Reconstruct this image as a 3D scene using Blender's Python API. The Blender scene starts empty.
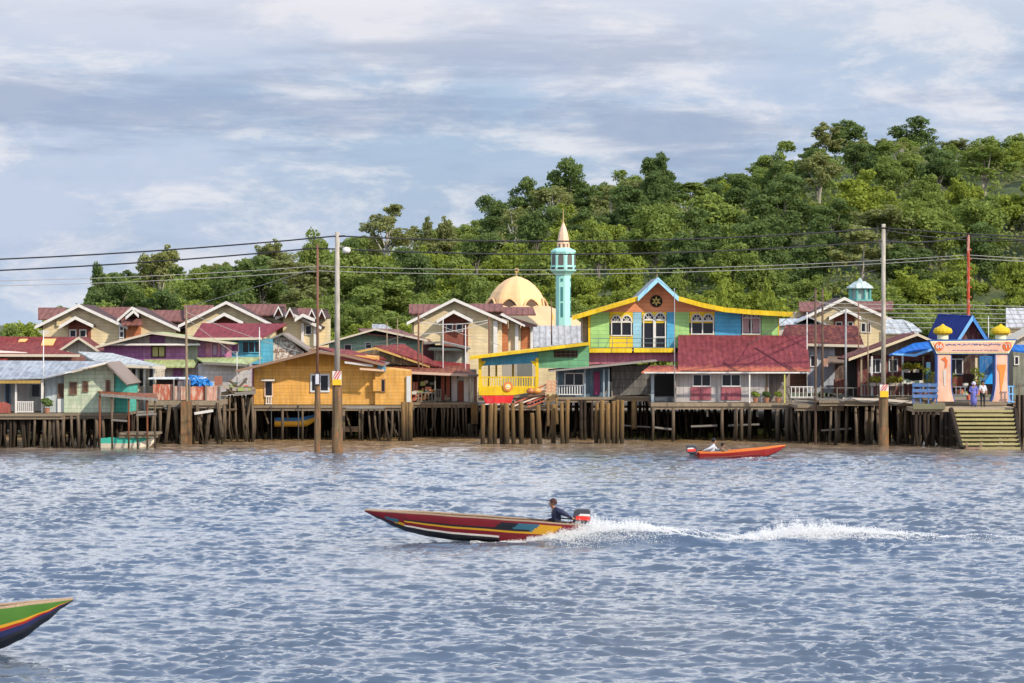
import bpy, bmesh, math, random
import numpy as np
from mathutils import Vector, Matrix, noise
random.seed(7); rng = np.random.default_rng(7)
SC = bpy.context.scene; COL = SC.collection
R = math.radians
# ------------------------------------------------------------ camera, sky, sun, exposure
F = 2844.4; CX = 512.0; HY = 322.0; CH = 7.6
cam = bpy.data.cameras.new('camera'); cam.lens = 100.0; cam.sensor_width = 36.0; cam.sensor_fit = 'HORIZONTAL'
cam.shift_y = -(341.5 - HY) / 1024.0; cam.clip_start = 1.0; cam.clip_end = 8000.0
camo = bpy.data.objects.new('camera', cam); COL.objects.link(camo); camo.location = (0, 0, CH); camo.rotation_euler = (R(90), 0, 0)
SC.camera = camo
SUN_AZ = 48.0; SUN_EL = 35.0      # azimuth to the right of straight behind the camera
sd = Vector((math.sin(R(SUN_AZ)) * math.cos(R(SUN_EL)), -math.cos(R(SUN_AZ)) * math.cos(R(SUN_EL)), math.sin(R(SUN_EL))))
sl = bpy.data.lights.new('sun', 'SUN'); sl.energy = 4.3; sl.angle = R(0.6); sl.color = (1.0, 0.89, 0.74)
so = bpy.data.objects.new('sun', sl); COL.objects.link(so); so.rotation_euler = (-sd).to_track_quat('-Z', 'Y').to_euler(); so.location = (60, -60, 80)
SC.view_settings.view_transform = 'Standard'; SC.view_settings.look = 'None'; SC.view_settings.gamma = 1.0
SC.view_settings.exposure = 0.30; SC.view_settings.use_curve_mapping = False

def make_world():
    w = bpy.data.worlds.new('World'); SC.world = w; w.use_nodes = True
    nt = w.node_tree; N = nt.nodes; L = nt.links; N.clear()
    out = N.new('ShaderNodeOutputWorld'); bg = N.new('ShaderNodeBackground'); bg.inputs[1].default_value = 0.1
    L.new(bg.outputs[0], out.inputs[0])
    sky = N.new('ShaderNodeTexSky'); sky.sky_type = 'NISHITA'; sky.sun_disc = False
    sky.sun_elevation = R(SUN_EL); sky.sun_rotation = math.atan2(sd.x, sd.y)
    sky.air_density = 1.2; sky.dust_density = 1.5; sky.ozone_density = 1.5
    tc = N.new('ShaderNodeTexCoord')
    def nz(scale, sx, sz, detail, rough, loc=(0, 0, 0), dist=0.0):
        m = N.new('ShaderNodeMapping'); m.inputs['Scale'].default_value = (sx, sx, sz); m.inputs['Location'].default_value = loc
        L.new(tc.outputs['Generated'], m.inputs[0])
        n = N.new('ShaderNodeTexNoise'); n.inputs['Scale'].default_value = scale; n.inputs['Detail'].default_value = detail
        n.inputs['Roughness'].default_value = rough; n.inputs['Distortion'].default_value = dist
        L.new(m.outputs[0], n.inputs['Vector']); return n.outputs[0]
    def ramp(src, a, b):
        r = N.new('ShaderNodeMapRange'); r.interpolation_type = 'SMOOTHSTEP'
        r.inputs[1].default_value = a; r.inputs[2].default_value = b; L.new(src, r.inputs[0]); return r.outputs[0]
    def mix(f, a, b):
        m = N.new('ShaderNodeMix'); m.data_type = 'RGBA'
        if isinstance(f, float): m.inputs[0].default_value = f
        else: L.new(f, m.inputs[0])
        for k, v in ((6, a), (7, b)):
            if isinstance(v, tuple): m.inputs[k].default_value = (*v, 1)
            else: L.new(v, m.inputs[k])
        return m.outputs[2]
    sp = N.new('ShaderNodeSeparateXYZ'); L.new(tc.outputs['Generated'], sp.inputs[0])
    def mul(a, b):
        m = N.new('ShaderNodeMath'); m.operation = 'MULTIPLY'
        for k, v in enumerate((a, b)):
            if isinstance(v, (int, float)): m.inputs[k].default_value = v
            else: L.new(v, m.inputs[k])
        return m.outputs[0]
    veil = mix(0.75, sky.outputs[0], (3.2, 4.4, 6.5))
    low = ramp(sp.outputs[2], 0.05, -0.01)
    veil = mix(mul(low, 0.6), veil, (4.6, 5.6, 6.9))
    big = ramp(nz(1.0, 7.0, 20.0, 7, 0.6, (3.1, 0.4, 1.9), 0.15), 0.40, 0.62)
    fine = ramp(nz(1.0, 16.0, 46.0, 9, 0.66, (1.3, 7.4, 0.2), 0.25), 0.46, 0.64)
    dark = ramp(nz(1.0, 5.0, 34.0, 8, 0.6, (9.7, 2.1, 4.0), 0.2), 0.47, 0.60)
    c = mix(mul(big, 0.85), veil, (4.7, 5.3, 6.6))
    c = mix(mul(fine, 0.72), c, (7.2, 7.1, 7.3))
    hi = ramp(sp.outputs[2], 0.012, 0.06)
    c = mix(mul(mul(dark, hi), 0.80), c, (2.7, 3.45, 4.9))
    # the paler top of the picture
    top = ramp(sp.outputs[2], 0.075, 0.115)
    c = mix(mul(top, 0.45), c, (6.6, 6.5, 6.9))
    over = ramp(sp.outputs[2], 0.107, 0.150)  # bright sky band added out of view to lighten the water
    c = mix(mul(over, 0.85), c, (15.4, 15.8, 16.6))
    zen = ramp(sp.outputs[2], 0.26, 0.55)
    c = mix(mul(zen, 0.85), c, (3.4, 5.0, 8.2))
    L.new(c, bg.inputs[0])
make_world()

# ------------------------------------------------------------ materials
_mats = {}
class NT:
    def __init__(s, name):
        s.m = bpy.data.materials.new(name); s.m.use_nodes = True; s.t = s.m.node_tree; s.N = s.t.nodes; s.L = s.t.links
        s.b = s.N['Principled BSDF']; s.tc = s.N.new('ShaderNodeTexCoord')
        s.sep = None
    def inp(s, sock, v):
        if isinstance(v, (int, float)): sock.default_value = v
        elif isinstance(v, tuple): sock.default_value = (*v, 1) if len(v) == 3 and sock.type == 'RGBA' else v
        else: s.L.new(v, sock)
    def math(s, op, a, b=0.0, c=None):
        n = s.N.new('ShaderNodeMath'); n.operation = op; s.inp(n.inputs[0], a); s.inp(n.inputs[1], b)
        if c is not None: s.inp(n.inputs[2], c)
        return n.outputs[0]
    def ax(s, i):
        if s.sep is None:
            s.sep = s.N.new('ShaderNodeSeparateXYZ'); s.L.new(s.tc.outputs['Object'], s.sep.inputs[0])
        return s.sep.outputs[i]
    def noise(s, scale, sx=(1, 1, 1), detail=4, rough=0.6, coord='Object'):
        mp = s.N.new('ShaderNodeMapping'); mp.inputs['Scale'].default_value = sx; s.L.new(s.tc.outputs[coord], mp.inputs[0])
        n = s.N.new('ShaderNodeTexNoise'); n.inputs['Scale'].default_value = scale; n.inputs['Detail'].default_value = detail; n.inputs['Roughness'].default_value = rough
        s.L.new(mp.outputs[0], n.inputs['Vector']); return n.outputs[0]
    def rng(s, src, a, b, c=0.0, d=1.0):
        r = s.N.new('ShaderNodeMapRange'); r.inputs[1].default_value = a; r.inputs[2].default_value = b; r.inputs[3].default_value = c; r.inputs[4].default_value = d
        s.L.new(src, r.inputs[0]); return r.outputs[0]
    def mix(s, f, a, b, mode='MIX'):
        m = s.N.new('ShaderNodeMix'); m.data_type = 'RGBA'; m.blend_type = mode
        s.inp(m.inputs[0], f)
        s.inp(m.inputs[6], a); s.inp(m.inputs[7], b); return m.outputs[2]
    def bump(s, h, strength=0.5, dist=0.02):
        b = s.N.new('ShaderNodeBump'); b.inputs['Strength'].default_value = strength; b.inputs['Distance'].default_value = dist
        s.L.new(h, b.inputs['Height']); s.L.new(b.outputs[0], s.b.inputs['Normal'])

def paint(name, col, boards=None, period=0.2, wear=0.3, wearcol=(0.30, 0.27, 0.22), rough=0.75, streak=0.4):
    """painted or weathered wall: boards 'h' or 'v' give plank joints"""
    if name in _mats: return _mats[name]
    n = NT(name); base = col
    big = n.noise(0.9, detail=5)
    fine = n.noise(6.0, (1, 1, 0.25), 5)
    c = n.mix(n.rng(big, 0.35, 0.62, 0, 0.75), base, tuple(x * 0.62 for x in base))
    w = n.math('MULTIPLY', n.rng(fine, 0.47, 0.62), wear)
    c = n.mix(w, c, wearcol)
    stk = n.noise(3.0, (2.2, 2.2, 0.18), 4)
    c = n.mix(n.math('MULTIPLY', n.rng(stk, 0.47, 0.63), streak), c, tuple(x * 0.45 for x in base))
    if boards:
        q = n.math('DIVIDE', n.ax(2) if boards == 'h' else n.math('ADD', n.ax(0), n.ax(1)), period)
        fr = n.math('FRACT', q); fl = n.math('FLOOR', q)
        wn = n.N.new('ShaderNodeTexWhiteNoise'); wn.noise_dimensions = '1D'; n.L.new(fl, wn.inputs['W'])
        c = n.mix(n.rng(wn.outputs[0], 0, 1, 0, 0.22), c, tuple(x * 0.55 for x in base))
        gap = n.math('LESS_THAN', fr, 0.10)
        c = n.mix(n.math('MULTIPLY', gap, 0.5), c, tuple(x * 0.3 for x in base))
        n.bump(fr, 0.5, 0.03)
    n.inp(n.b.inputs['Base Color'], c); n.b.inputs['Roughness'].default_value = rough; n.b.inputs['Specular IOR Level'].default_value = 0.25
    _mats[name] = n.m; return n.m

def tin(name, col, rust=0.3, rustcol=(0.30, 0.11, 0.045), axis=0, period=0.3, rough=0.5, ribdark=0.35, fade=0.3, fadecol=None, lowrust=None):
    """ribbed sheet roof, ribs spaced along one axis"""
    if name in _mats: return _mats[name]
    n = NT(name); k_ = 0.50; rough = 0.75; col = tuple(x * k_ for x in col); fadecol = tuple(x * k_ for x in fadecol) if fadecol else None
    big = n.noise(0.6, detail=6, rough=0.65); fine = n.noise(3.5, (1, 1, 1), 6, 0.7)
    fc = fadecol or tuple(min(1, x * 1.35 + 0.015) for x in col)
    c = n.mix(n.rng(big, 0.42, 0.72, 0, fade), col, fc)
    q = n.math('DIVIDE', n.ax(axis), period); fr = n.math('FRACT', q)
    rib = n.math('LESS_THAN', fr, 0.22)
    c = n.mix(n.math('MULTIPLY', rib, ribdark), c, tuple(x * 0.4 for x in col))
    wn = n.N.new('ShaderNodeTexWhiteNoise'); wn.noise_dimensions = '1D'; n.L.new(n.math('FLOOR', n.math('DIVIDE', n.ax(axis), period * 3.1)), wn.inputs['W'])
    c = n.mix(n.rng(wn.outputs[0], 0, 1, 0, 0.25), c, tuple(x * 0.6 for x in col))
    r = n.rng(fine, 0.61 - rust * 0.22, 0.70 - rust * 0.2)
    c = n.mix(n.math('MULTIPLY', r, 0.8), c, rustcol)
    st_ = n.noise(2.0, (1.6, 0.25, 1.6) if axis == 0 else (0.25, 1.6, 1.6), 5, 0.7)
    c = n.mix(n.rng(st_, 0.45, 0.60, 0, 0.6), c, tuple(x * 0.45 for x in col))
    if lowrust:
        z0, z1, rc = lowrust
        g = n.rng(n.math('ADD', n.ax(2), n.rng(n.noise(2.2, (1, 1, 1), 6, 0.75), 0.2, 0.8, -0.28, 0.28)), z0, z1, 1, 0)
        c = n.mix(n.math('MULTIPLY', g, 0.9), c, rc)
    n.inp(n.b.inputs['Base Color'], c); n.b.inputs['Roughness'].default_value = rough; n.b.inputs['Specular IOR Level'].default_value = 0.15
    n.bump(n.math('SINE', n.math('MULTIPLY', q, 6.283)), 0.22, 0.03)
    _mats[name] = n.m; return n.m

def wood(name, col, dark=0.4, wet=False, rough=0.85, wz=(0.3, 1.3)):
    if name in _mats: return _mats[name]
    n = NT(name)
    g = n.noise(4.0, (4, 4, 0.5), 5, 0.7)
    big = n.noise(1.1, detail=3)
    c = n.mix(n.rng(g, 0.3, 0.7), tuple(x * dark for x in col), col)
    c = n.mix(n.rng(big, 0.35, 0.7, 0, 0.5), c, tuple(x * 0.5 for x in col))
    oi = n.N.new('ShaderNodeObjectInfo')
    c = n.mix(n.rng(oi.outputs['Random'], 0, 1, 0, 0.55), c, tuple(x * 0.35 for x in col))
    if wet:   # tide marks: algae and mud on the lower part of each pile
        geo = n.N.new('ShaderNodeNewGeometry'); sp = n.N.new('ShaderNodeSeparateXYZ'); n.L.new(geo.outputs['Position'], sp.inputs[0])
        z = n.math('ADD', sp.outputs[2], n.rng(n.noise(2.0), 0.2, 0.8, -0.35, 0.35))
        c = n.mix(n.rng(z, wz[0], wz[1], 0.95, 0.0), c, (0.026, 0.020, 0.012))
    n.inp(n.b.inputs['Base Color'], c); n.b.inputs['Roughness'].default_value = rough; n.b.inputs['Specular IOR Level'].default_value = 0.2
    n.bump(g, 0.4, 0.02)
    _mats[name] = n.m; return n.m

def plain(name, col, rough=0.6, metal=0.0, spec=0.3, var=0.25):
    if name in _mats: return _mats[name]
    n = NT(name); c = n.mix(n.rng(n.noise(3.0, detail=4), 0.3, 0.7, 0, var), col, tuple(x * 0.6 for x in col))
    n.inp(n.b.inputs['Base Color'], c); n.b.inputs['Roughness'].default_value = rough; n.b.inputs['Metallic'].default_value = metal; n.b.inputs['Specular IOR Level'].default_value = spec
    _mats[name] = n.m; return n.m

def leafmat(name, col, var=0.35, trans=0.4):
    if name in _mats: return _mats[name]
    n = NT(name); n.N.remove(n.b); out = n.N['Material Output']
    oi = n.N.new('ShaderNodeObjectInfo')
    big = n.noise(0.35, detail=3); fine = n.noise(2.5, detail=3)
    c = n.mix(n.rng(big, 0.35, 0.65), tuple(x * (1 - var) for x in col), tuple(x * (1 + var * 0.6) for x in col))
    c = n.mix(n.rng(fine, 0.4, 0.65, 0, 0.5), c, (col[0] * 1.5, col[1] * 1.25, col[2] * 0.8))
    c = n.mix(n.rng(oi.outputs['Random'], 0, 1, 0, 0.38), c, (col[0] * 0.55, col[1] * 0.62, col[2] * 0.8))
    d = n.N.new('ShaderNodeBsdfDiffuse'); t = n.N.new('ShaderNodeBsdfTranslucent'); m = n.N.new('ShaderNodeMixShader'); m.inputs[0].default_value = trans
    n.L.new(c, d.inputs[0]); n.L.new(n.mix(0.5, c, (col[0] * 1.6, col[1] * 1.4, col[2] * 0.4)), t.inputs[0])
    n.L.new(d.outputs[0], m.inputs[1]); n.L.new(t.outputs[0], m.inputs[2]); n.L.new(m.outputs[0], out.inputs[0])
    _mats[name] = n.m; return n.m

# ------------------------------------------------------------ mesh helpers
ORG = {}
def px(x, Y): return (x - CX) * Y / F
def pz(y, Y): return CH - (y - HY) * Y / F
def setp(o, label=None, cat=None, group=None, kind=None):
    for k, v in (('label', label), ('category', cat), ('group', group), ('kind', kind)):
        if v: o[k] = v
def link_mesh(name, me, parent=None, org=None):
    o = bpy.data.objects.new(name, me); COL.objects.link(o)
    if parent is not None: o.parent = parent; ORG[o] = ORG[parent]
    else:
        o.location = org or (0, 0, 0); ORG[o] = Vector(o.location)
    return o
def empty(name, loc, label, cat, group=None):
    o = bpy.data.objects.new(name, None); COL.objects.link(o); o.location = loc; o.empty_display_size = 0.3
    ORG[o] = Vector(loc); setp(o, label, cat, group); return o

class MB:
    def __init__(s): s.v = []; s.f = []; s.mi = []
    def add(s, vs, fs, mi=0):
        b = len(s.v); s.v += [tuple(v) for v in vs]; s.f += [tuple(i + b for i in f) for f in fs]; s.mi += [mi] * len(fs); return s
    def box(s, x0, x1, y0, y1, z0, z1, mi=0):
        return s.add([(x0, y0, z0), (x1, y0, z0), (x1, y1, z0), (x0, y1, z0), (x0, y0, z1), (x1, y0, z1), (x1, y1, z1), (x0, y1, z1)],
                     [(0, 3, 2, 1), (4, 5, 6, 7), (0, 1, 5, 4), (1, 2, 6, 5), (2, 3, 7, 6), (3, 0, 4, 7)], mi)
    def prism(s, poly, y0, y1, mi=0):
        """poly: (x,z) outline counter-clockwise seen from -y, extruded y0..y1"""
        n = len(poly)
        a = sum(poly[i][0] * poly[(i + 1) % n][1] - poly[(i + 1) % n][0] * poly[i][1] for i in range(n))
        if a < 0: poly = poly[::-1]
        vs = [(x, y0, z) for x, z in poly] + [(x, y1, z) for x, z in poly]
        return s.add(vs, [tuple(range(n)), tuple(range(2 * n - 1, n - 1, -1))] + [(i + n, (i + 1) % n + n, (i + 1) % n, i) for i in range(n)], mi)
    def slab(s, quad, t, mi=0):
        """thick sheet through 4 corner points, thickness t downwards"""
        q = [Vector(p) for p in quad]; nrm = (q[1] - q[0]).cross(q[3] - q[0]); 
        if nrm.length < 1e-9: nrm = Vector((0, 0, 1))
        nrm.normalize()
        if nrm.z < 0: q = q[::-1]; nrm = -nrm
        lo = [p - nrm * t for p in q]
        return s.add(q + lo, [(0, 1, 2, 3), (7, 6, 5, 4)] + [(i, i + 4, (i + 1) % 4 + 4, (i + 1) % 4) for i in range(4)], mi)
    def tube(s, pts, r, n=8, mi=0):
        pts = [Vector(p) for p in pts]; rs = r if isinstance(r, (list, tuple)) else [r] * len(pts)
        vs = []; b = []
        for i, p in enumerate(pts):
            d = (pts[min(i + 1, len(pts) - 1)] - pts[max(i - 1, 0)]).normalized()
            u = d.cross(Vector((0, 1, 0))); 
            if u.length < 0.1: u = d.cross(Vector((1, 0, 0)))
            u.normalize(); w = d.cross(u)
            for k in range(n):
                a = 2 * math.pi * k / n; vs.append(p + (u * math.cos(a) + w * math.sin(a)) * rs[i])
        fs = [(i * n + k, i * n + (k + 1) % n, (i + 1) * n + (k + 1) % n, (i + 1) * n + k) for i in range(len(pts) - 1) for k in range(n)]
        fs += [tuple(range(n - 1, -1, -1)), tuple(range((len(pts) - 1) * n, len(pts) * n))]
        return s.add(vs, fs, mi)
    def lathe(s, prof, cx, cy, n=16, mi=0, ang=0.0):
        """prof: list of (radius, z)"""
        vs = []
        for r, z in prof:
            for k in range(n):
                a = ang + 2 * math.pi * k / n; vs.append((cx + r * math.cos(a), cy + r * math.sin(a), z))
        m = len(prof)
        fs = [(i * n + k, i * n + (k + 1) % n, (i + 1) * n + (k + 1) % n, (i + 1) * n + k) for i in range(m - 1) for k in range(n)]
        fs += [tuple(range(n - 1, -1, -1)), tuple(range((m - 1) * n, m * n))]
        return s.add(vs, fs, mi)
    def disc(s, cx, y, cz, r, t, n=16, mi=0):
        return s.prism([(cx + r * math.cos(2 * math.pi * k / n), cz + r * math.sin(2 * math.pi * k / n)) for k in range(n)], y - t, y, mi)
    def build(s, name, mats, parent=None, smooth=False, label=None):
        if not isinstance(mats, (list, tuple)): mats = [mats]
        if parent is not None: o = ORG[parent]
        else:
            a = np.array(s.v); o = Vector((float(a[:, 0].mean()), float(a[:, 1].mean()), float(a[:, 2].min())))
        me = bpy.data.meshes.new(name); me.from_pydata([(v[0] - o[0], v[1] - o[1], v[2] - o[2]) for v in s.v], [], s.f)
        for m in mats: me.materials.append(m)
        if len(mats) > 1: me.polygons.foreach_set('material_index', s.mi)
        if smooth: me.polygons.foreach_set('use_smooth', [True] * len(s.f))
        me.update()
        ob = link_mesh(name, me, parent, o)
        if label: ob['label'] = label
        return ob

def np_mesh(name, V, Q, mats, mi=None, smooth=False):
    me = bpy.data.meshes.new(name); nv = len(V); nf = len(Q); k = Q.shape[1]
    me.vertices.add(nv); me.vertices.foreach_set('co', np.ascontiguousarray(V, dtype=np.float32).ravel())
    me.loops.add(nf * k); me.loops.foreach_set('vertex_index', np.ascontiguousarray(Q, dtype=np.int32).ravel())
    me.polygons.add(nf); me.polygons.foreach_set('loop_start', np.arange(0, nf * k, k, dtype=np.int32))
    me.polygons.foreach_set('loop_total', np.full(nf, k, dtype=np.int32))
    if smooth: me.polygons.foreach_set('use_smooth', np.ones(nf, dtype=bool))
    for m in (mats if isinstance(mats, (list, tuple)) else [mats]): me.materials.append(m)
    if mi is not None: me.polygons.foreach_set('material_index', mi.astype(np.int32))
    me.update(calc_edges=True); return me

# ------------------------------------------------------------ terrain
def sstep(a, b, x): t = np.clip((x - a) / (b - a), 0, 1); return t * t * (3 - 2 * t)
_cu = [-3000, -900, -500, -200, 0, 60, 110, 170, 270, 330, 380, 440, 500, 560, 650, 700, 740, 800, 850, 900, 960, 1024, 1300, 1800, 4000]
_cy = [336, 336, 336, 336, 336, 330, 296, 285, 280, 277, 262, 262, 252, 225, 205, 212, 196, 178, 168, 160, 168, 166, 160, 190, 260]
YC = 430.0
def terr(x, y):
    x = np.asarray(x, float); y = np.asarray(y, float)
    u = CX + x * F / np.maximum(y, 150.0)
    cy = np.interp(u, _cu, _cy)
    hc = CH - (cy - HY) * YC / F - 1.0
    t = sstep(262, YC, y) ** 0.9
    foot = -2.2 + 3.2 * sstep(176, 212, y + 3 * np.sin(x * 0.21) + 2 * np.sin(x * 0.53 + 1)) + 0.6 * sstep(212, 262, y)
    bumps = (np.sin(x * 0.083 + 1.3 + y * 0.02) * np.sin(y * 0.061 + x * 0.017) * 1.6 + np.sin(x * 0.19 + y * 0.11) * 0.6) * t
    fall = 1 - 0.25 * sstep(520, 900, y)
    return foot + (hc - foot) * t * fall + bumps
def build_terrain():
    ys = np.concatenate([[176], np.arange(178, 262, 3.0), np.arange(262, 560, 5.0), np.array([580, 620, 700, 850, 1100, 1500, 2200, 3200])])
    us = np.concatenate([[-9000, -5000, -3000, -2000, -1400, -1000, -700], np.arange(-450, 1500, 14.0), [1700, 2000, 2600, 3600, 6000, 10000]])
    Y, U = np.meshgrid(ys, us, indexing='ij'); X = (U - CX) * Y / F; Z = terr(X, Y)
    V = np.stack([X, Y, Z], -1).reshape(-1, 3); r, c = Y.shape
    i = (np.arange(r - 1)[:, None] * c + np.arange(c - 1)[None]).ravel()
    Q = np.stack([i, i + 1, i + c + 1, i + c], 1)
    n = NT('hill_ground')
    g = n.noise(0.12, detail=5); f = n.noise(1.5, detail=5)
    c_ = n.mix(n.rng(f, 0.35, 0.65), (0.030, 0.050, 0.014), (0.07, 0.09, 0.025))
    c_ = n.mix(n.rng(g, 0.5, 0.68), c_, (0.11, 0.12, 0.04))
    mud = n.mix(n.rng(f, 0.3, 0.7), (0.10, 0.075, 0.05), (0.22, 0.165, 0.11))
    c_ = n.mix(n.rng(n.ax(1), 214, 240), mud, c_)
    n.inp(n.b.inputs['Base Color'], c_); n.b.inputs['Roughness'].default_value = 0.9; n.bump(f, 0.6, 0.2)
    o = link_mesh('hillside_ground', np_mesh('hillside_ground', V, Q, n.m, smooth=True)); setp(o, kind='structure')
build_terrain()

# ------------------------------------------------------------ water
BW = dict(x=None)
def wave_field(X, Y):
    """sum of many short-crested wind waves plus the speedboat's wake swell"""
    r = np.random.default_rng(11); Z = np.zeros_like(X)
    yy = np.maximum(Y, 50.0); sp = yy * 1.55 / F * 1.4
    env = 0.95 + 0.18 * np.sin(X * 0.11 + Y * 0.05 + 0.6) * np.sin(Y * 0.083 - X * 0.03)
    pat = 0.66 + 0.42 * sstep(-0.5, 0.9, np.sin(X * 0.9 + 1.7 * np.sin(Y * 0.23)) * np.sin(Y * 0.31 + 0.6 * np.sin(X * 0.35)) + 0.5 * np.sin(X * 0.37 - Y * 0.17 + 2))
    for k in range(110):
        lam = 0.30 * (15.0 ** r.random()); d = r.normal(-0.20, 0.42) + math.pi / 2
        kx, ky = math.cos(d) * 2 * math.pi / lam, math.sin(d) * 2 * math.pi / lam
        a = 0.0062 * (lam ** 0.5) * (1.0 if lam < 2 else 0.65) * (0.6 + 0.8 * r.random()); ph = r.random() * 6.283
        fade = np.clip((lam / sp - 2.5) / 2.0, 0, 1)
        t = X * kx + Y * ky + ph
        sh_ = np.sin(t) + 0.25 * np.sin(2 * t + 0.7) if lam > 2.6 else 0.95 * (np.sin(t) + 0.45 * np.sin(2 * t) + 0.24 * np.sin(3 * t))
        Z += a * fade * sh_ * (pat if lam < 1.9 else 1.0)
    return Z * env
def wake(X, Y):
    """travelling boat at the stern, going to -x: divergent swells behind it"""
    Yc = 98.7; dx = X - 2.0; z = np.zeros_like(X)
    for s in (-1, 1):
        yl = Yc + s * (0.5 + np.clip(dx, 0, None) * 0.16)
        w = 0.55 + 0.03 * np.clip(dx, 0, None)
        z += np.where(dx > -1.5, 0.22 * np.exp(-((Y - yl) / w) ** 2) * np.exp(-np.clip(dx, 0, None) / 26.0), 0) * sstep(-3.0, 0.5, dx)
    hump = sum(h * np.exp(-((dx - c) / ww) ** 2) * np.exp(-((Y - Yc) / 1.3) ** 2) for h, c, ww in ((0.35, 3.0, 2.0), (0.30, 9.0, 2.6), (0.15, 14.0, 2.5), (-0.18, 5.6, 1.2)))
    near = -0.10 * np.exp(-((Y - (Yc - 2.6)) / 1.1) ** 2) * sstep(-2, 1, dx) * np.exp(-np.clip(dx, 0, None) / 14.0)
    return z + hump + near
def build_water():
    rows = [48.0]
    while rows[-1] < 207: rows.append(rows[-1] + max(0.085, 0.0013 * rows[-1]))
    rows = np.array([-600, -200, -60, 0, 25, 40] + rows + [215, 230, 260])
    cols = np.concatenate([[-60000, -20000, -8000, -3000, -1500], np.arange(-1180, -821, 4.0), np.arange(-820, 821, 1.55), np.arange(824, 1184, 4.0), [1500, 3000, 8000, 20000, 60000]])
    Y, U = np.meshgrid(rows, cols, indexing='ij'); X = U * np.maximum(Y, 60.0) / F
    edge = sstep(42, 56, Y) * (1 - sstep(1020, 1160, np.abs(U)) * 0.999)
    Z = (wave_field(X, Y) * (1 - 0.45 * sstep(150, 178, Y)) + wake(X, Y)) * edge
    V = np.stack([X, Y, Z], -1).reshape(-1, 3); r, c = Y.shape
    i = (np.arange(r - 1)[:, None] * c + np.arange(c - 1)[None]).ravel()
    Q = np.stack([i, i + 1, i + c + 1, i + c], 1)
    n = NT('river_water')
    g = n.noise(0.05, (1, 0.4, 1), 3)
    c_ = n.mix(n.rng(g, 0.35, 0.65), (0.042, 0.075, 0.128), (0.080, 0.095, 0.118))
    c_ = n.mix(n.rng(n.ax(1), 158, 182), c_, (0.34, 0.22, 0.11))  # mud and brown pile reflections painted into the water colour near the stilts
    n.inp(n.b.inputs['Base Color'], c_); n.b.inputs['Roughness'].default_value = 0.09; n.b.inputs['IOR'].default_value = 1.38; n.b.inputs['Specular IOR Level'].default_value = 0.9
    rp = n.noise(2.6, (1, 1.9, 1), 7, 0.66)
    n.bump(rp, 0.45, 0.06)
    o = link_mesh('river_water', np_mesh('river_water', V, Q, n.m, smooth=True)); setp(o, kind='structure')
build_water()

# ------------------------------------------------------------ trees
LEAF = [leafmat('leaf_dark', (0.125, 0.185, 0.070)), leafmat('leaf_mid', (0.200, 0.270, 0.080)), leafmat('leaf_yellow', (0.245, 0.310, 0.065)), leafmat('leaf_olive', (0.225, 0.255, 0.110))]
BARK = wood('bark', (0.30, 0.27, 0.22)); PALEBARK = wood('pale_bark', (0.55, 0.50, 0.43), 0.6)
def leaf_quads(cent, rad, n, size, seed, up=0.25, squash=0.8, shell=0.6):
    """n leaf-clump faces spread through spherical clumps"""
    r = np.random.default_rng(seed); m = len(cent); w = rad ** 2; idx = r.choice(m, n, p=w / w.sum())
    d = r.normal(size=(n, 3)); d[:, 2] += up; d /= np.linalg.norm(d, axis=1)[:, None]
    rr = rad[idx] * (shell + (1 - shell) * r.random(n) ** 0.5) * (1 + 0.16 * r.normal(size=n))
    p = cent[idx] + d * rr[:, None] * np.array([1, 1, squash])
    nn = d * 0.9 + r.normal(size=(n, 3)) * 0.55; nn /= np.linalg.norm(nn, axis=1)[:, None]
    a = np.cross(nn, r.normal(size=(n, 3))); a /= np.linalg.norm(a, axis=1)[:, None]; b = np.cross(nn, a)
    s = size * (0.55 + 0.9 * r.random(n))[:, None]
    V = np.stack([p - a * s - b * s * 0.6, p + a * s - b * s * 0.7, p + a * s * 0.7 + b * s * 0.6, p - a * s * 0.6 + b * s * 0.8], 1).reshape(-1, 3)
    return V, np.arange(n * 4).reshape(n, 4)
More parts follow.
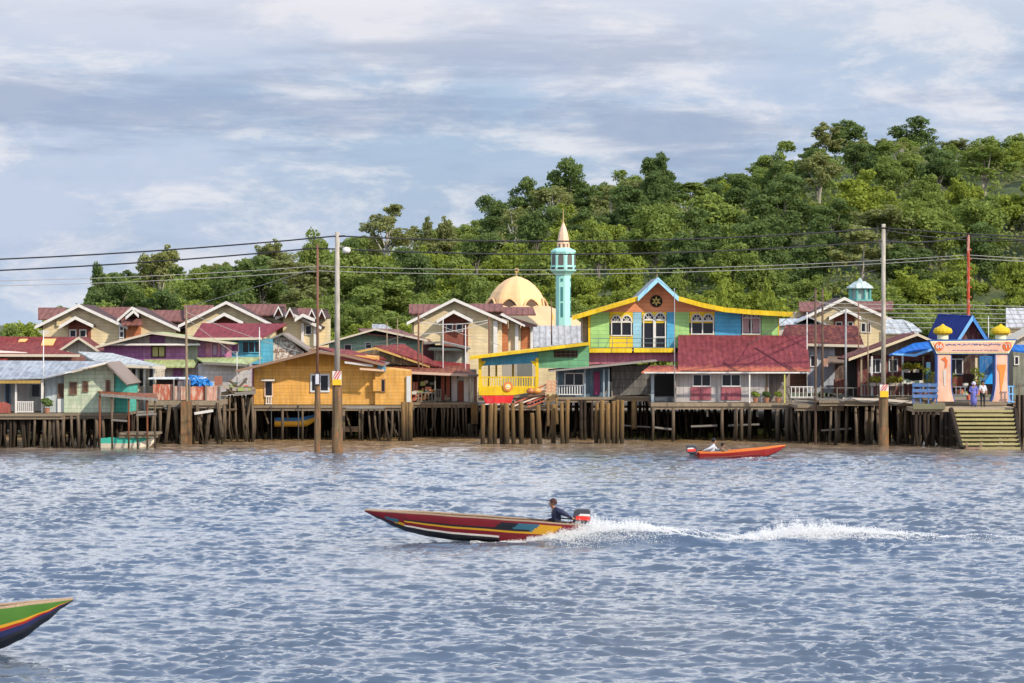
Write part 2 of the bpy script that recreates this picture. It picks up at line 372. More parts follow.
def tree_meshes(seed, h, cw, ch, base, nclump, nleaf, size, leaf, bark, trunk_r=0.22, lean=0.0, flat=1.0, spread=1.0, limbs=6):
    """unit tree at the origin: height h, crown width cw, crown height ch, crown bottom at base"""
    r = np.random.default_rng(seed); cent = []; rad = []
    nl = 5 + int(r.random() * 3); lobes = []
    for k in range(nl):
        a = k * 6.283 / nl + r.random() * 0.9; t = r.random(); lr = cw * (0.19 + 0.12 * r.random()) * flat
        R_ = max(0.0, cw / 2 * spread - lr) * (0.55 + 0.45 * r.random()) * (1.0 - 0.45 * t)
        lobes.append((math.cos(a) * R_, math.sin(a) * R_, base + lr * 0.7 + (ch - lr * 1.9) * t, lr))
    lobes.append((r.normal() * 0.1 * cw, r.normal() * 0.1 * cw, h - cw * 0.24 * flat, cw * 0.22 * flat))
    per = max(3, nclump * 2 // len(lobes))
    for (lx, ly, lz, lr) in lobes:
        cent.append((lx, ly, lz)); rad.append(lr * 0.55)
        for q in range(per):
            d = r.normal(size=3); d[2] += 0.35; d /= np.linalg.norm(d); k_ = lr * (0.26 + 0.26 * r.random())
            cent.append((lx + d[0] * lr * 0.8, ly + d[1] * lr * 0.8, lz + d[2] * lr * 0.75)); rad.append(k_)
    cent = np.array(cent); rad = np.array(rad)
    V, Q = leaf_quads(cent, rad, nleaf, size, seed + 500)
    crown = np_mesh('crown', V, Q, leaf)
    mb = MB(); rr = random.Random(seed)
    top = base + ch * 0.55
    mb.tube([(0, 0, -1.5), (0.1 * rr.uniform(-1, 1), 0, h * 0.25), (0.3 * rr.uniform(-1, 1), 0.2, top * 0.7), (0.2 * rr.uniform(-1, 1) + lean * cw * 0.1, 0, top)], [trunk_r, trunk_r * 0.8, trunk_r * 0.55, trunk_r * 0.25], 6)
    for k in range(limbs):
        c = cent[(k * (per + 1)) % len(cent)]; z0 = base * 0.75 + (top - base) * 0.5 * rr.random()
        mb.tube([(0, 0, z0), (c[0] * 0.5, c[1] * 0.5, (z0 + c[2]) / 2 + 0.1), tuple(c)], [trunk_r * 0.5, trunk_r * 0.34, trunk_r * 0.14], 5)
    me = bpy.data.meshes.new('trunk'); me.from_pydata(mb.v, [], mb.f); me.materials.append(bark)
    return me, crown, h, cw
KIND = {}
def kinds():
    K = KIND
    K['dark'] = [tree_meshes(10 + i, 10, 7.5 + i * 0.5, 7.4, 2.4, 22, 6500, 0.135, LEAF[0], BARK) for i in range(4)]
    K['mid'] = [tree_meshes(20 + i, 9, 6.6 + i * 0.5, 7.0, 1.8, 24, 6500, 0.13, LEAF[1], BARK) for i in range(5)]
    K['bright'] = [tree_meshes(30 + i, 6, 6.0 + i * 0.4, 5.0, 0.8, 20, 5000, 0.12, LEAF[2], BARK, 0.14) for i in range(4)]
    K['olive'] = [tree_meshes(40 + i, 10, 6.2, 6.6, 3.4, 26, 4600, 0.12, LEAF[3], PALEBARK, 0.17, spread=1.15, flat=0.8) for i in range(3)]
    K['tall'] = [tree_meshes(50 + i, 13, 7.0, 7.0, 6.0, 24, 5000, 0.125, LEAF[1 if i else 3], PALEBARK, 0.2, spread=1.2, flat=0.8, limbs=10) for i in range(3)]
    K['bare'] = [tree_meshes(60 + i, 9, 5.5, 6.0, 3.0, 22, 600, 0.11, LEAF[3], PALEBARK, 0.16, spread=1.3, flat=0.7, limbs=20) for i in range(2)]
kinds()
TNAME = {'dark': 'broadleaf_tree', 'mid': 'broadleaf_tree', 'bright': 'bushy_tree', 'olive': 'broadleaf_tree', 'tall': 'tall_tree', 'bare': 'bare_tree'}
TDESC = {'dark': 'dense dark green tree', 'mid': 'leafy mid green tree', 'bright': 'low yellow-green bushy tree', 'olive': 'loose olive green tree', 'tall': 'tall open-crowned tree', 'bare': 'nearly bare pale tree'}
trn = random.Random(5)
TREES = []
def put_tree(kind, x, y, h=None, w=None, label=None, group=None, zb=None):
    tm, cm, H0, W0 = trn.choice(KIND[kind])
    z = float(terr(x, y)) - 0.2 if zb is None else zb
    s = (h or H0) / H0; sx = (w / W0) if w else s
    t = bpy.data.objects.new(TNAME[kind], None); COL.objects.link(t); t.location = (x, y, z); t.scale = (sx, sx, s); t.rotation_euler = (0, 0, trn.random() * 6.283)
    t['label'] = label; t['category'] = 'tree'
    if group: t['group'] = group
    for nm, me in (('trunk', tm), ('crown', cm)):
        o = bpy.data.objects.new(nm, me); COL.objects.link(o); o.parent = t
    TREES.append((x, y)); return t
COLS = [(130, 'above the left tan house'), (210, 'above the purple house'), (300, 'above the blue house'), (360, 'behind the two tall poles'), (440, 'above the mint green house'),
        (530, 'above the mosque dome'), (600, 'behind the minaret'), (690, 'above the blue gable'), (790, 'above the yellow roof end'), (875, 'above the teal cupola'), (950, 'behind the right pale pole'), (9999, 'behind the red mast')]
def zone(x, y):
    u = CX + x * F / y
    side = next(n for m, n in COLS if u < m)
    depth = 'foot' if y < 318 else ('lower slope' if y < 365 else ('upper slope' if y < 415 else 'crest'))
    return side, depth
# notable skyline trees: (px, top py, crown width px, kind, Y, label)
NOTE = [
 (98, 262, 34, 'dark', 330, 'round dark tree at the left end of the wood behind the tan houses'),
 (160, 243, 44, 'olive', 350, 'tallest loose-crowned tree at the left end of the hill, above the power lines'),
 (270, 238, 34, 'olive', 360, 'rounded light tree crown on the skyline between the left trees and the tall pole'),
 (322, 228, 40, 'mid', 350, 'tall light green tree just behind the top of the pale utility pole'),
 (356, 236, 30, 'dark', 360, 'small dark tree just right of the pale pole on the skyline'),
 (386, 203, 46, 'tall', 380, 'tall feathery pale-trunked tree standing above the skyline right of the pale pole'),
 (427, 216, 22, 'olive', 400, 'narrow slim tree right of the tall feathery tree on the skyline'),
 (446, 215, 24, 'olive', 400, 'second slim tree right of the tall feathery tree on the skyline'),
 (497, 193, 44, 'dark', 420, 'dark spreading tree left of the big domed tree above the mosque'),
 (532, 176, 46, 'dark', 420, 'dark shoulder-like tree leaning into the big domed tree above the mosque'),
 (566, 157, 52, 'dark', 425, 'big dark domed tree standing above the minaret on the skyline'),
 (602, 180, 36, 'mid', 425, 'mid green tree in the dip right of the big domed tree'),
 (630, 168, 50, 'mid', 425, 'broad mid green tree below and left of the lone round tree top'),
 (655, 149, 42, 'dark', 435, 'lone round dark tree top standing highest over the middle of the hill'),
 (720, 172, 44, 'dark', 430, 'round dark tree left of the rounded crown on the rising right skyline'),
 (748, 166, 44, 'mid', 425, 'broad tree on the rising skyline left of the bright round crown'),
 (776, 140, 42, 'mid', 430, 'bright round crown breaking the rising skyline left of the summit'),
 (824, 122, 40, 'olive', 430, 'olive tree at the left end of the summit'),
 (848, 119, 50, 'dark', 435, 'broad flat-topped dark tree on the summit'),
 (914, 116, 56, 'dark', 430, 'tallest and broadest dark tree on the right of the summit'),
 (884, 150, 34, 'olive', 436, 'small olive tree in the gap between the two summit trees'),
 (955, 138, 46, 'olive', 428, 'loose olive tree right of the tallest summit tree'),
 (990, 134, 44, 'mid', 430, 'mid green tree near the right edge of the skyline'),
 (1020, 131, 40, 'mid', 430, 'mid green tree at the very right edge of the skyline'),
 (903, 150, 30, 'bare', 405, 'bare pale tree in front of the tallest summit tree'),
 (918, 146, 34, 'bare', 400, 'bare pale forked tree right below the tallest summit tree'),
 (60, 306, 26, 'mid', 262, 'small tree showing left of the tan gabled house'),
 (18, 318, 34, 'mid', 262, 'low tree above the maroon roofs at the left edge'),
 (42, 314, 30, 'bright', 266, 'low light green tree between the edge tree and the tan house'),
 (726, 282, 36, 'bright', 268, 'bright arching bush right behind the end of the yellow roof'),
 (768, 279, 32, 'bright', 270, 'rounded yellow-green bush above the blue wall of the colourful house'),
]
for (u, top, wpx, kind, Y, lab) in NOTE:
    x = px(u, Y); z = float(terr(x, Y)) - 0.2; h = max(4.0, pz(top, Y) - z)
    put_tree(kind, x, Y, h, min(wpx * Y / F * 1.25, h * 1.35), lab)
# the rest of the wood
def forest():
    pts = []; tries = 0; cells = {}
    while len(pts) < 262 and tries < 60000:
        tries += 1
        Y = 268 + (YC + 6 - 268) * trn.random() ** 0.9; u = trn.uniform(62, 1085) if Y > 300 else trn.uniform(20, 1085)
        x = px(u, Y); gap = 4.6 + (Y - 268) * 0.011
        if u < 110 and Y > 330: continue
        if any((x - a) ** 2 + ((Y - b) * 0.55) ** 2 < gap * gap for a, b in TREES + pts): continue
        pts.append((x, Y))
    for x, Y in pts:
        side, dep = zone(x, Y); u = CX + x * F / Y; n = noise.noise(Vector((x * 0.03, Y * 0.03, 2.0)))
        q = trn.random() + n * 0.8
        if dep == 'foot': kind = 'bright' if q < 0.62 else 'mid'; h = trn.uniform(4.5, 7.5)
        elif dep == 'lower slope': kind = 'bright' if q < 0.22 else ('mid' if q < 0.6 else ('dark' if q < 0.9 else 'olive')); h = trn.uniform(6.5, 9.5)
        else: kind = 'dark' if q < 0.30 else ('mid' if q < 0.60 else ('olive' if q < 0.80 else ('tall' if q < 0.87 else ('bright' if q < 0.94 else 'bare')))); h = trn.uniform(6.5, 9.5)
        if kind == 'bright': h = min(h, 6.5)
        # do not grow above the skyline of the photograph
        lim = np.interp(u, [0, 80, 110, 160, 215, 270, 330, 386, 430, 497, 566, 600, 655, 705, 776, 848, 914, 960, 1024], [322, 300, 272, 262, 262, 252, 246, 228, 222, 206, 178, 186, 170, 184, 160, 136, 140, 144, 140])
        zt = pz(lim, Y) - float(terr(x, Y)); h = max(3.0, min(h, zt))
        g = {'foot': "at the hill's foot", 'lower slope': 'on the lower slope', 'upper slope': 'on the upper slope', 'crest': "on the hill's crest"}[dep]
        lab = '%s %s %s' % (TDESC[kind], g, side)
        t = put_tree(kind, x, Y, h, h * trn.uniform(0.9, 1.3) * (1.1 if kind == 'bright' else 1.0), lab, TDESC[kind] + 's on the wooded hill')
        cells.setdefault(lab, []).append((u, t))
    ordn = ['', 'second', 'third', 'fourth', 'fifth', 'sixth', 'seventh']
    for lab, ts in cells.items():
        ts.sort(key=lambda q: q[0])
        if len(ts) > 1:
            for i, (u, t) in enumerate(ts): t['label'] = lab + (', leftmost' if i == 0 else (', rightmost' if i == len(ts) - 1 else ', %s from left' % ordn[i]))
forest()
# undergrowth that fills the slope between the trees
def undergrowth():
    r = np.random.default_rng(3); n = 5200
    Y = 246 + (YC + 60 - 246) * r.random(n) ** 1.15; U = r.uniform(-60, 1150, n)
    keep = ~((U < 75) & (Y > 300)); Y = Y[keep]; U = U[keep]; X = (U - CX) * Y / F; Z = terr(X, Y)
    rad = r.uniform(0.7, 1.9, len(Y)); cent = np.stack([X, Y, Z + rad * 0.25], 1)
    V, Q = leaf_quads(cent, rad, 150000, 0.20, 77, up=0.9, squash=0.95)
    cl = np.sin(V[::4, 0] * 0.06 + 1) * np.sin(V[::4, 1] * 0.05) + r.normal(size=150000) * 0.25
    low = V[::4, 1] < 330
    mi = np.where(cl > 0.25, 1, 0) + np.where(low & (cl > -0.1), 1, 0)
    o = link_mesh('undergrowth', np_mesh('undergrowth', V, Q, [LEAF[1], LEAF[3], LEAF[2]], mi)); setp(o, 'green shrubs and creepers covering the hillside between the trees', 'undergrowth', kind='stuff')
undergrowth()


# ------------------------------------------------------------ shared materials of the village
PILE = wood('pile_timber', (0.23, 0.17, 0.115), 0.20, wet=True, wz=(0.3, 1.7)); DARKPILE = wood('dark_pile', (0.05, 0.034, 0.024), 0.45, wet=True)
LOG = wood('mooring_log', (0.36, 0.22, 0.09), 0.22, wet=True, wz=(0.3, 2.3))
DECK = wood('deck_planks', (0.34, 0.27, 0.19), 0.5); GREYWOOD = wood('grey_wood', (0.30, 0.28, 0.25), 0.55)
WHITE = plain('white_trim', (0.66, 0.64, 0.60), var=.5); WHITEFR = plain('window_white', (0.62, 0.62, 0.62), 0.5)
GLASS = plain('dark_pane', (0.012, 0.013, 0.018), 0.25, spec=0.35, var=0.1); DARK = plain('dark_gap', (0.02, 0.017, 0.015), 0.9)
CONC = paint('old_concrete', (0.36, 0.31, 0.24), wear=0.5, wearcol=(0.12, 0.09, 0.06), streak=0.7)
TANW = paint('tan_boards', (0.74, 0.61, 0.37), 'h', 0.24, 0.2, (0.70, 0.62, 0.46), streak=0.15)
REDBR = paint('red_brown_boards', (0.26, 0.075, 0.05), 'h', 0.22, 0.1, streak=0.1); ORBR = paint('orange_brown_boards', (0.50, 0.17, 0.065), 'h', 0.25, 0.1, streak=0.1)
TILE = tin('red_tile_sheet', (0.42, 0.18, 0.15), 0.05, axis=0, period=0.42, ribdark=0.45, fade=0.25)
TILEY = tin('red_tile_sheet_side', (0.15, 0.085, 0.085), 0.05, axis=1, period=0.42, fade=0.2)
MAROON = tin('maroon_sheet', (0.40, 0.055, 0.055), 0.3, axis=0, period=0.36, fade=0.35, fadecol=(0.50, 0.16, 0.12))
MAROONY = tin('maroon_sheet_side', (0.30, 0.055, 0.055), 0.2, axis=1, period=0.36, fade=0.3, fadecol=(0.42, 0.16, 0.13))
GREYTIN = tin('grey_sheet', (0.75, 0.78, 0.82), 0.1, axis=0, period=0.3, fade=0.4, fadecol=(0.6, 0.63, 0.66))

class H:
    """a house (thing) whose front wall stands at distance Y; sizes are given in facade units of that distance"""
    def __init__(s, name, label, cat, Y, cx, group=None, zb=0.0):
        s.Y = Y; s.r = empty(name, (px(cx, Y), Y, zb), label, cat, group)
    def X(s, x, d=0): return px(x, s.Y)        # measured on the front plane: depth never shifts it
    def Z(s, y, d=0): return pz(y, s.Y)
    def box(s, name, x0, x1, y0, y1, m, d0=0, d1=4, label=None, parent=None):
        return MB().box(s.X(x0), s.X(x1), s.Y + d0, s.Y + d1, s.Z(y1), s.Z(y0)).build(name, m, parent or s.r, label=label)
    def poly(s, name, pts, m, d0=0, d1=0.15, label=None, parent=None):
        return MB().prism([(s.X(x), s.Z(y)) for x, y in pts], s.Y + d0, s.Y + d1).build(name, m, parent or s.r, label=label)
    def gable(s, pts, m, d0=-1, d1=6, t=0.12, trim=None, tw=0.22, name='roof', label=None):
        """roof whose outline pts (left eave .. apex .. right eave) faces the river"""
        mb = MB()
        for (a, b) in zip(pts[:-1], pts[1:]):
            xa, za, xb, zb = s.X(a[0]), s.Z(a[1]), s.X(b[0]), s.Z(b[1])
            mb.slab([(xa, s.Y + d0, za), (xb, s.Y + d0, zb), (xb, s.Y + d1, zb), (xa, s.Y + d1, za)], t)
        ro = mb.build(name, m, s.r, label=label)
        if trim:
            tb = MB()
            for (a, b) in zip(pts[:-1], pts[1:]):
                xa, za, xb, zb = s.X(a[0]), s.Z(a[1]), s.X(b[0]), s.Z(b[1])
                tb.prism([(xa, za + 0.03), (xb, zb + 0.03), (xb, zb - tw), (xa, za - tw)], s.Y + d0 - 0.07, s.Y + d0 - 0.004)
            tb.build('bargeboard', trim, ro)
        return ro
    def slope(s, back, front, m, db, df, t=0.09, name='roof', label=None, fascia=None):
        """sheet roof falling towards the river: back=(x0,x1,y), front=(x0,x1,y) or y pairs"""
        by = back[2] if isinstance(back[2], tuple) else (back[2],) * 2; fy = front[2] if isinstance(front[2], tuple) else (front[2],) * 2
        def P(x, y, d): Yd = s.Y + d; return (px(x, Yd), Yd, pz(y, Yd))
        q = [P(front[0], fy[0], df), P(front[1], fy[1], df), P(back[1], by[1], db), P(back[0], by[0], db)]
        ro = MB().slab(q, t).build(name, m, s.r, label=label)
        if fascia:
            a, b = q[0], q[1]
            MB().add([(a[0], a[1] - .06, a[2] - .16), (b[0], b[1] - .06, b[2] - .16), (b[0], b[1] - .06, b[2] + .01), (a[0], a[1] - .06, a[2] + .01),
                      (a[0], a[1] - .01, a[2] - .16), (b[0], b[1] - .01, b[2] - .16), (b[0], b[1] - .01, b[2] + .01), (a[0], a[1] - .01, a[2] + .01)],
                     [(0, 1, 2, 3), (7, 6, 5, 4), (0, 4, 5, 1), (3, 2, 6, 7), (0, 3, 7, 4), (1, 5, 6, 2)]).build('fascia', fascia, ro)
        return ro
    def win(s, x0, x1, y0, y1, n=1, fr=None, pane=None, d=0, fw=0.07, rows=1, name='window', label=None):
        X0, X1, Z0, Z1 = s.X(x0), s.X(x1), s.Z(y1), s.Z(y0); Y = s.Y + d; mb = MB()
        mb.box(X0 - fw, X1 + fw, Y - .07, Y - .003, Z1, Z1 + fw); mb.box(X0 - fw, X1 + fw, Y - .09, Y - .003, Z0 - fw, Z0)
        mb.box(X0 - fw, X0, Y - .06, Y - .004, Z0, Z1); mb.box(X1, X1 + fw, Y - .06, Y - .004, Z0, Z1)
        for k in range(1, n + 1):
            if k < n + 0: c = X0 + (X1 - X0) * k / n; mb.box(c - fw / 2.4, c + fw / 2.4, Y - .055, Y - .022, Z0, Z1)
        for k in range(1, rows): c = Z0 + (Z1 - Z0) * k / rows; mb.box(X0, X1, Y - .05, Y - .024, c - fw / 2.4, c + fw / 2.4)
        f = mb.build(name, fr or WHITEFR, s.r, label=label)
        MB().box(X0, X1, Y - .02, Y - .002, Z0, Z1).build('pane', pane or GLASS, f); return f
    def rail(s, x0, x1, y0, y1, n, m, d=-1, name='railing', bars=2, w=0.06, label=None, parent=None):
        X0, X1, Z0, Z1 = s.X(x0), s.X(x1), s.Z(y1), s.Z(y0); Y = s.Y + d; mb = MB()
        for k in range(bars): z = Z1 - (Z1 - Z0) * k / max(1, bars - 1) * 0.9; mb.box(X0, X1, Y - .04, Y + .02, z - w, z)
        for k in range(n): c = X0 + (X1 - X0) * (k + 0.5) / n; mb.box(c - w / 2, c + w / 2, Y - .03, Y + .01, Z0, Z1 - w - .002)
        return mb.build(name, m, parent or s.r, label=label)
    def deck(s, x0, x1, y, m=None, d0=-1.2, d1=8, t=0.16, name='deck'):
        mb = MB().box(s.X(x0), s.X(x1), s.Y + d0, s.Y + d1, s.Z(y) - t, s.Z(y)); mb.box(s.X(x0) + .01, s.X(x1) - .01, s.Y + d0 + .1, s.Y + d0 + .25, s.Z(y) - t - .18, s.Z(y) - t - .002)
        return mb.build(name, m or DECK, s.r)
    def piles(s, xs, ytop, m=None, d=-1, r=0.10, lean=0.02, bottom=-1.6, seed=1, parent=None):
        rr = random.Random(seed)
        for x in xs:
            X, Yv = s.X(x), s.Y + d + rr.uniform(-.12, .12); zt = s.Z(ytop) - 0.17; q = r * rr.uniform(0.6, 1.0)
            MB().tube([(X + rr.uniform(-1, 1) * (lean * 5 + .08), Yv + rr.uniform(-.1, .1), bottom), (X + rr.uniform(-1, 1) * lean, Yv, 0.9), (X, Yv, zt)], [q * 1.1, q, q * 0.9], 7).build('pile', m or PILE, parent or s.r, smooth=True)
    def rows(s, x0, x1, ytop, n, ds, seed=1, m=None, r=0.09, jit=0.48, lean=0.09):
        rr = random.Random(seed)
        for k, d in enumerate([q + (1.7 if q > 0 else 0) for q in ds]):
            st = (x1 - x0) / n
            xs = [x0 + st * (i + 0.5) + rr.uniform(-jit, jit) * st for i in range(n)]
            s.piles(xs, ytop, m or DARKPILE, d, r, lean, seed=seed * 31 + k)  # near-black default puts the under-house shade into the back piles' colour
    def struts(s, segs, m=None, d=-0.8, r=0.05, name='brace'):
        for (x0, y0, x1, y1) in segs:
            MB().tube([(s.X(x0), s.Y + d, s.Z(y0)), (s.X(x1), s.Y + d, s.Z(y1))], r, 6).build(name, m or PILE, s.r)

# ============================================================ tan terraced houses (three gables left, one middle, one right)
def tan_house(label, Y, ax, ay, ex0, ey0, ex1, ey1, dorm, wall_y, wins=True, back=None, wing=None, vee=(), rec=True):
    h = H('tan_house', label, 'house', Y, ax, 'tan terraced houses with white gable boards', 1.0)
    wall_y = 392
    h.rows(ex0 + 8, ex1 - 6, 392, 7, (0.3, 3.5, 6.6), 9, CONC, 0.14, 0.05, 0.0)
    hw = (ex1 - ex0)
    h.poly('wall', [(ex0 + 7, wall_y), (ex1 - 5, wall_y), (ex1 - 5, ey1 - 1), (ax, ay + 2), (ex0 + 7, ey0 - 2.5)], TANW, 0, 7)
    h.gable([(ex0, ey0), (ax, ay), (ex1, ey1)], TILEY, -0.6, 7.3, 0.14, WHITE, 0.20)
    (dx, dy, d0, dy0, d1, dy1) = dorm
    h.poly('dormer_wall', [(d0 + 7, dy0 + 26 if rec else dy0 + 2), (d1 - 5, dy0 + 26 if rec else dy0 + 2), (d1 - 5, dy1 - 0.5), (dx, dy + 2), (d0 + 7, dy0 - 2.5)], REDBR, -0.25, -0.01)
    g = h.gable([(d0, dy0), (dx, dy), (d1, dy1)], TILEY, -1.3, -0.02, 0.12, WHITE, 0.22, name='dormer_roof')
    if wins:
        for (a, b) in ((dx - 7, dx - 2), (dx + 3, dx + 8)): h.win(a, b, dy + 14, dy + 20, 1, WHITE, d=-0.25, fw=0.09)
        h.box('post', d1 - 7.5, d1 - 6, dy1, wall_y, REDBR, -0.4, -0.28)
    if back:   # the cross roof behind the gable, ridge along the street
        for (x0, x1, yr, ye) in back:
            h.slope((x0, x1, yr), (x0, x1, ye), TILE, 7.0, 3.2)
            h.box('rear_wall', x0 + 1, x1 - 1, ye + 0.5, wall_y - 0.3, TANW, 3.8, 7.8)
    for (x, y, w, hh) in vee:   # small gable peaks of the units beyond
        h.gable([(x - w, y + hh), (x, y), (x + w, y + hh)], TILEY, 0.8, 7.4, 0.1, WHITE, 0.16, name='peak')
        h.poly('peak_wall', [(x - w + 1, y + hh), (x + w - 1, y + hh), (x, y + 1.5)], REDBR, 1.0, 7.2)
    return h
h1 = tan_house('large tan house with white gable boards at the far left, under the round dark tree', 214, 80, 304.5, 36, 326.5, 129, 327, (78, 316.5, 62, 326, 96, 325), 360, back=[(38, 66, 307.5, 319), (92, 134, 307, 321)])
h1.box('side_tower', 120, 125, 323.5, 342, WHITE, -0.5, 3); h1.win(121.2, 124, 325.5, 330, 1, WHITE, d=-0.5); h1.win(121.2, 124, 332, 337, 1, WHITE, d=-0.5)
h1.box('side_wall', 126, 139, 326, 345, ORBR, -0.2, 4); h1.box('chimney', 57, 59.5, 319, 326, TANW, -0.2, .4)
h2 = tan_house('tan house whose dark roof falls to the right, between the far left and blue-house gables', 214, 133, 307, 118, 320, 181, 329, (136, 310, 128, 317, 141, 315), 355, wins=False, rec=False, back=[(150, 206, 310, 321)], vee=((131.5, 307.5, 5, 9),))
h2.slope((119, 140, 313), (122, 143, 325), TILE, 0.6, -1.4); h2.box('side_wall', 127, 141, 324, 345, ORBR, -0.6, 2)
h3 = tan_house('tan gabled house behind the crimson roof of the blue house', 214, 227, 301.5, 179, 325.5, 279, 327, (226, 313, 208, 323, 245, 322), 345, wins=False, rec=False, back=[(184, 214, 305, 318), (242, 286, 304, 315)], vee=((277.5, 306, 4.5, 9), (289, 307.5, 4.5, 9)))
h3b = tan_house('smaller tan house with white corner posts just left of the tall pole', 216, 290, 312, 276, 317, 322, 327, (304, 314, 296, 319, 316, 319), 345, wins=False, rec=False, back=[(290, 312, 308, 317), (300, 325, 309, 317)], vee=((311, 309, 4.2, 9), (321, 309, 4, 9)))
for x in (301.5, 314): h3b.box('post', x, x + 2.6, 323, 346, WHITE, -0.3, 0.2)
h3b.win(306, 311, 326, 334, 1, WHITE)
h4 = tan_house('tall tan gabled house left of the mosque dome', 212, 454.5, 298.5, 407, 322.5, 507, 321.5, (454, 310.5, 437, 320.5, 473, 320), 372, back=[(409, 440, 304, 313), (470, 503, 303.5, 311)])
h4.slope((497, 533, 307), (503, 536, 314.5), TILE, 6, 2.5); h4.box('side_wall', 498, 508, 322, 352, ORBR, 0.1, 4); h4.box('side_wall', 521, 530, 326, 352, ORBR, 0.5, 4)
h4.box('corner_post', 493.5, 497.5, 321, 355, WHITE, -0.3, 0); h4.box('wing_wall', 508.5, 520.5, 320, 352, TANW, 0.4, 5); h4.box('corner_post', 515, 518.5, 322, 352, WHITE, 0.1, 0.38); h4.box('corner_post', 530.5, 533, 324, 352, WHITE, 0.3, 0.5)
h4.poly('wing_roof', [(500, 313.5), (537, 325), (537, 327), (524, 326.5), (497, 316)], TILEY, -0.6, 4)
h4.poly('bargeboard', [(502, 313), (525, 325), (525, 327), (500, 315)], WHITE, -0.7, -0.62)
h5 = tan_house('tan gabled house behind the maroon roof near the right side', 212, 843.5, 297.5, 797, 320, 893, 320, (844, 309, 827, 317.5, 859, 317), 352, wins=False, back=[(799, 836, 301.5, 311), (852, 893, 301, 310)])
h5.win(861.5, 865, 323.5, 331.5, 1, WHITE); h5.win(866.5, 870, 323.5, 332, 1, WHITE); h5.win(836, 841, 322.5, 327, 1, WHITE, d=-.25); h5.win(848, 852, 322.5, 327, 1, WHITE, d=-.25)
h5.box('side_wall', 885.5, 890, 320, 335, ORBR, -0.1, 4)

# cupola behind the right tan house
TEAL = plain('teal_paint', (0.12, 0.36, 0.34)); PALEROOF = tin('pale_teal_roof', (0.9, 1.1, 1.1), 0.0, period=0.5)
cp = empty('cupola_tower', (px(860, 232), 232, 1.0), 'small teal cupola tower with a pale pyramid roof behind the right tan house', 'tower')
cz = lambda y: pz(y, 232); cxm = px(860, 232)
MB().lathe([(0.95, 1.0), (0.95, cz(301))], cxm, 232, 8, ang=R(22.5)).build('base', TANW, cp)
MB().lathe([(1.08, cz(302)), (1.08, cz(299.5))], cxm, 232, 8, ang=R(22.5)).build('ledge', TEAL, cp)
for k in range(8):
    a = R(22.5 + 45 * k); MB().tube([(cxm + .85 * math.cos(a), 232 + .85 * math.sin(a), cz(300)), (cxm + .85 * math.cos(a), 232 + .85 * math.sin(a), cz(288))], 0.09, 6).build('post', TEAL, cp)
MB().lathe([(0.68, cz(299.4)), (0.68, cz(288.5))], cxm, 232, 8, ang=R(22.5)).build('lattice', plain('lattice_grey', (0.30, 0.42, 0.40)), cp)
MB().lathe([(1.15, cz(288.4)), (1.1, cz(287)), (0.45, cz(281.5)), (0.22, cz(281.2)), (0.06, cz(278))], cxm, 232, 8, ang=R(22.5)).build('roof', PALEROOF, cp)

# ============================================================ mosque and minaret
GOLD = plain('golden_dome', (0.74, 0.47, 0.23), 0.55, var=0.15); CREAM = plain('cream_dome', (0.58, 0.40, 0.22), 0.6, var=0.15)
YM = 244.0; mq = empty('mosque', (px(516, YM), YM, 1.0), 'mosque with a golden ribbed dome flaring into a cream tent roof, left of the minaret', 'mosque')
mx = px(516.5, YM); mz = lambda y: pz(y, YM); u = YM / F
def gore_dome():
    """pointed dome of eight smooth gores meeting in ribs"""
    mb = MB(); prof = [(0.3, 276), (5.5, 277.4), (12, 280.4), (18.5, 285.4), (24, 291.8), (28, 299), (30.6, 307), (31.5, 315)]
    n = 48; vs = []
    for (rp, yy) in prof:
        for k in range(n):
            a = 2 * math.pi * k / n + R(8); fold = 1.0 - 0.075 * (1 - abs(math.cos(4 * (a - R(8)))) ** 2.0)
            vs.append((mx + rp * u * fold * math.cos(a), YM + rp * u * fold * math.sin(a), mz(yy)))
    m = len(prof)
    return mb.add(vs, [(i * n + (k + 1) % n, i * n + k, (i + 1) * n + k, (i + 1) * n + (k + 1) % n) for i in range(m - 1) for k in range(n)])
gore_dome().build('dome', GOLD, mq, smooth=False)
DSH = plain('dome_opening', (0.10, 0.06, 0.04), 0.8)
for k in range(8):   # arched openings at the foot of each gore
    a = R(8 + 22.5 + 45 * k); d1 = Vector((math.cos(a), math.sin(a), 0)); t1 = Vector((-d1.y, d1.x, 0)); c_ = Vector((mx, YM, 0))
    def AP(w, yy, off): rr_ = np.interp(yy, [291, 299, 307, 315], [24, 28, 30.6, 31.5]) * 0.935; return c_ + d1 * (rr_ * u + off) + t1 * (w * u) + Vector((0, 0, mz(yy)))
    half = [(9.5, 309), (8.6, 305.5), (6.4, 302.3), (3.2, 299.8), (0, 298.6)]
    out = [(w, y) for w, y in half] + [(-w, y) for w, y in half[-2::-1]]
    vs = [AP(w, y, 0.10) for w, y in out] + [AP(w, y, -0.25) for w, y in out]; m_ = len(out)
    MB().add(vs, [tuple(range(m_)), tuple(range(2 * m_ - 1, m_ - 1, -1))] + [(i, i + m_, (i + 1) % m_ + m_, (i + 1) % m_) for i in range(m_)]).build('arch_opening', DSH, mq)
    rim = MB()
    for (p, q) in zip(out[:-1], out[1:]): rim.tube([AP(p[0], p[1], 0.16), AP(q[0], q[1], 0.16)], 0.09, 5)
    rim.build('arch_rim', GOLD, mq)
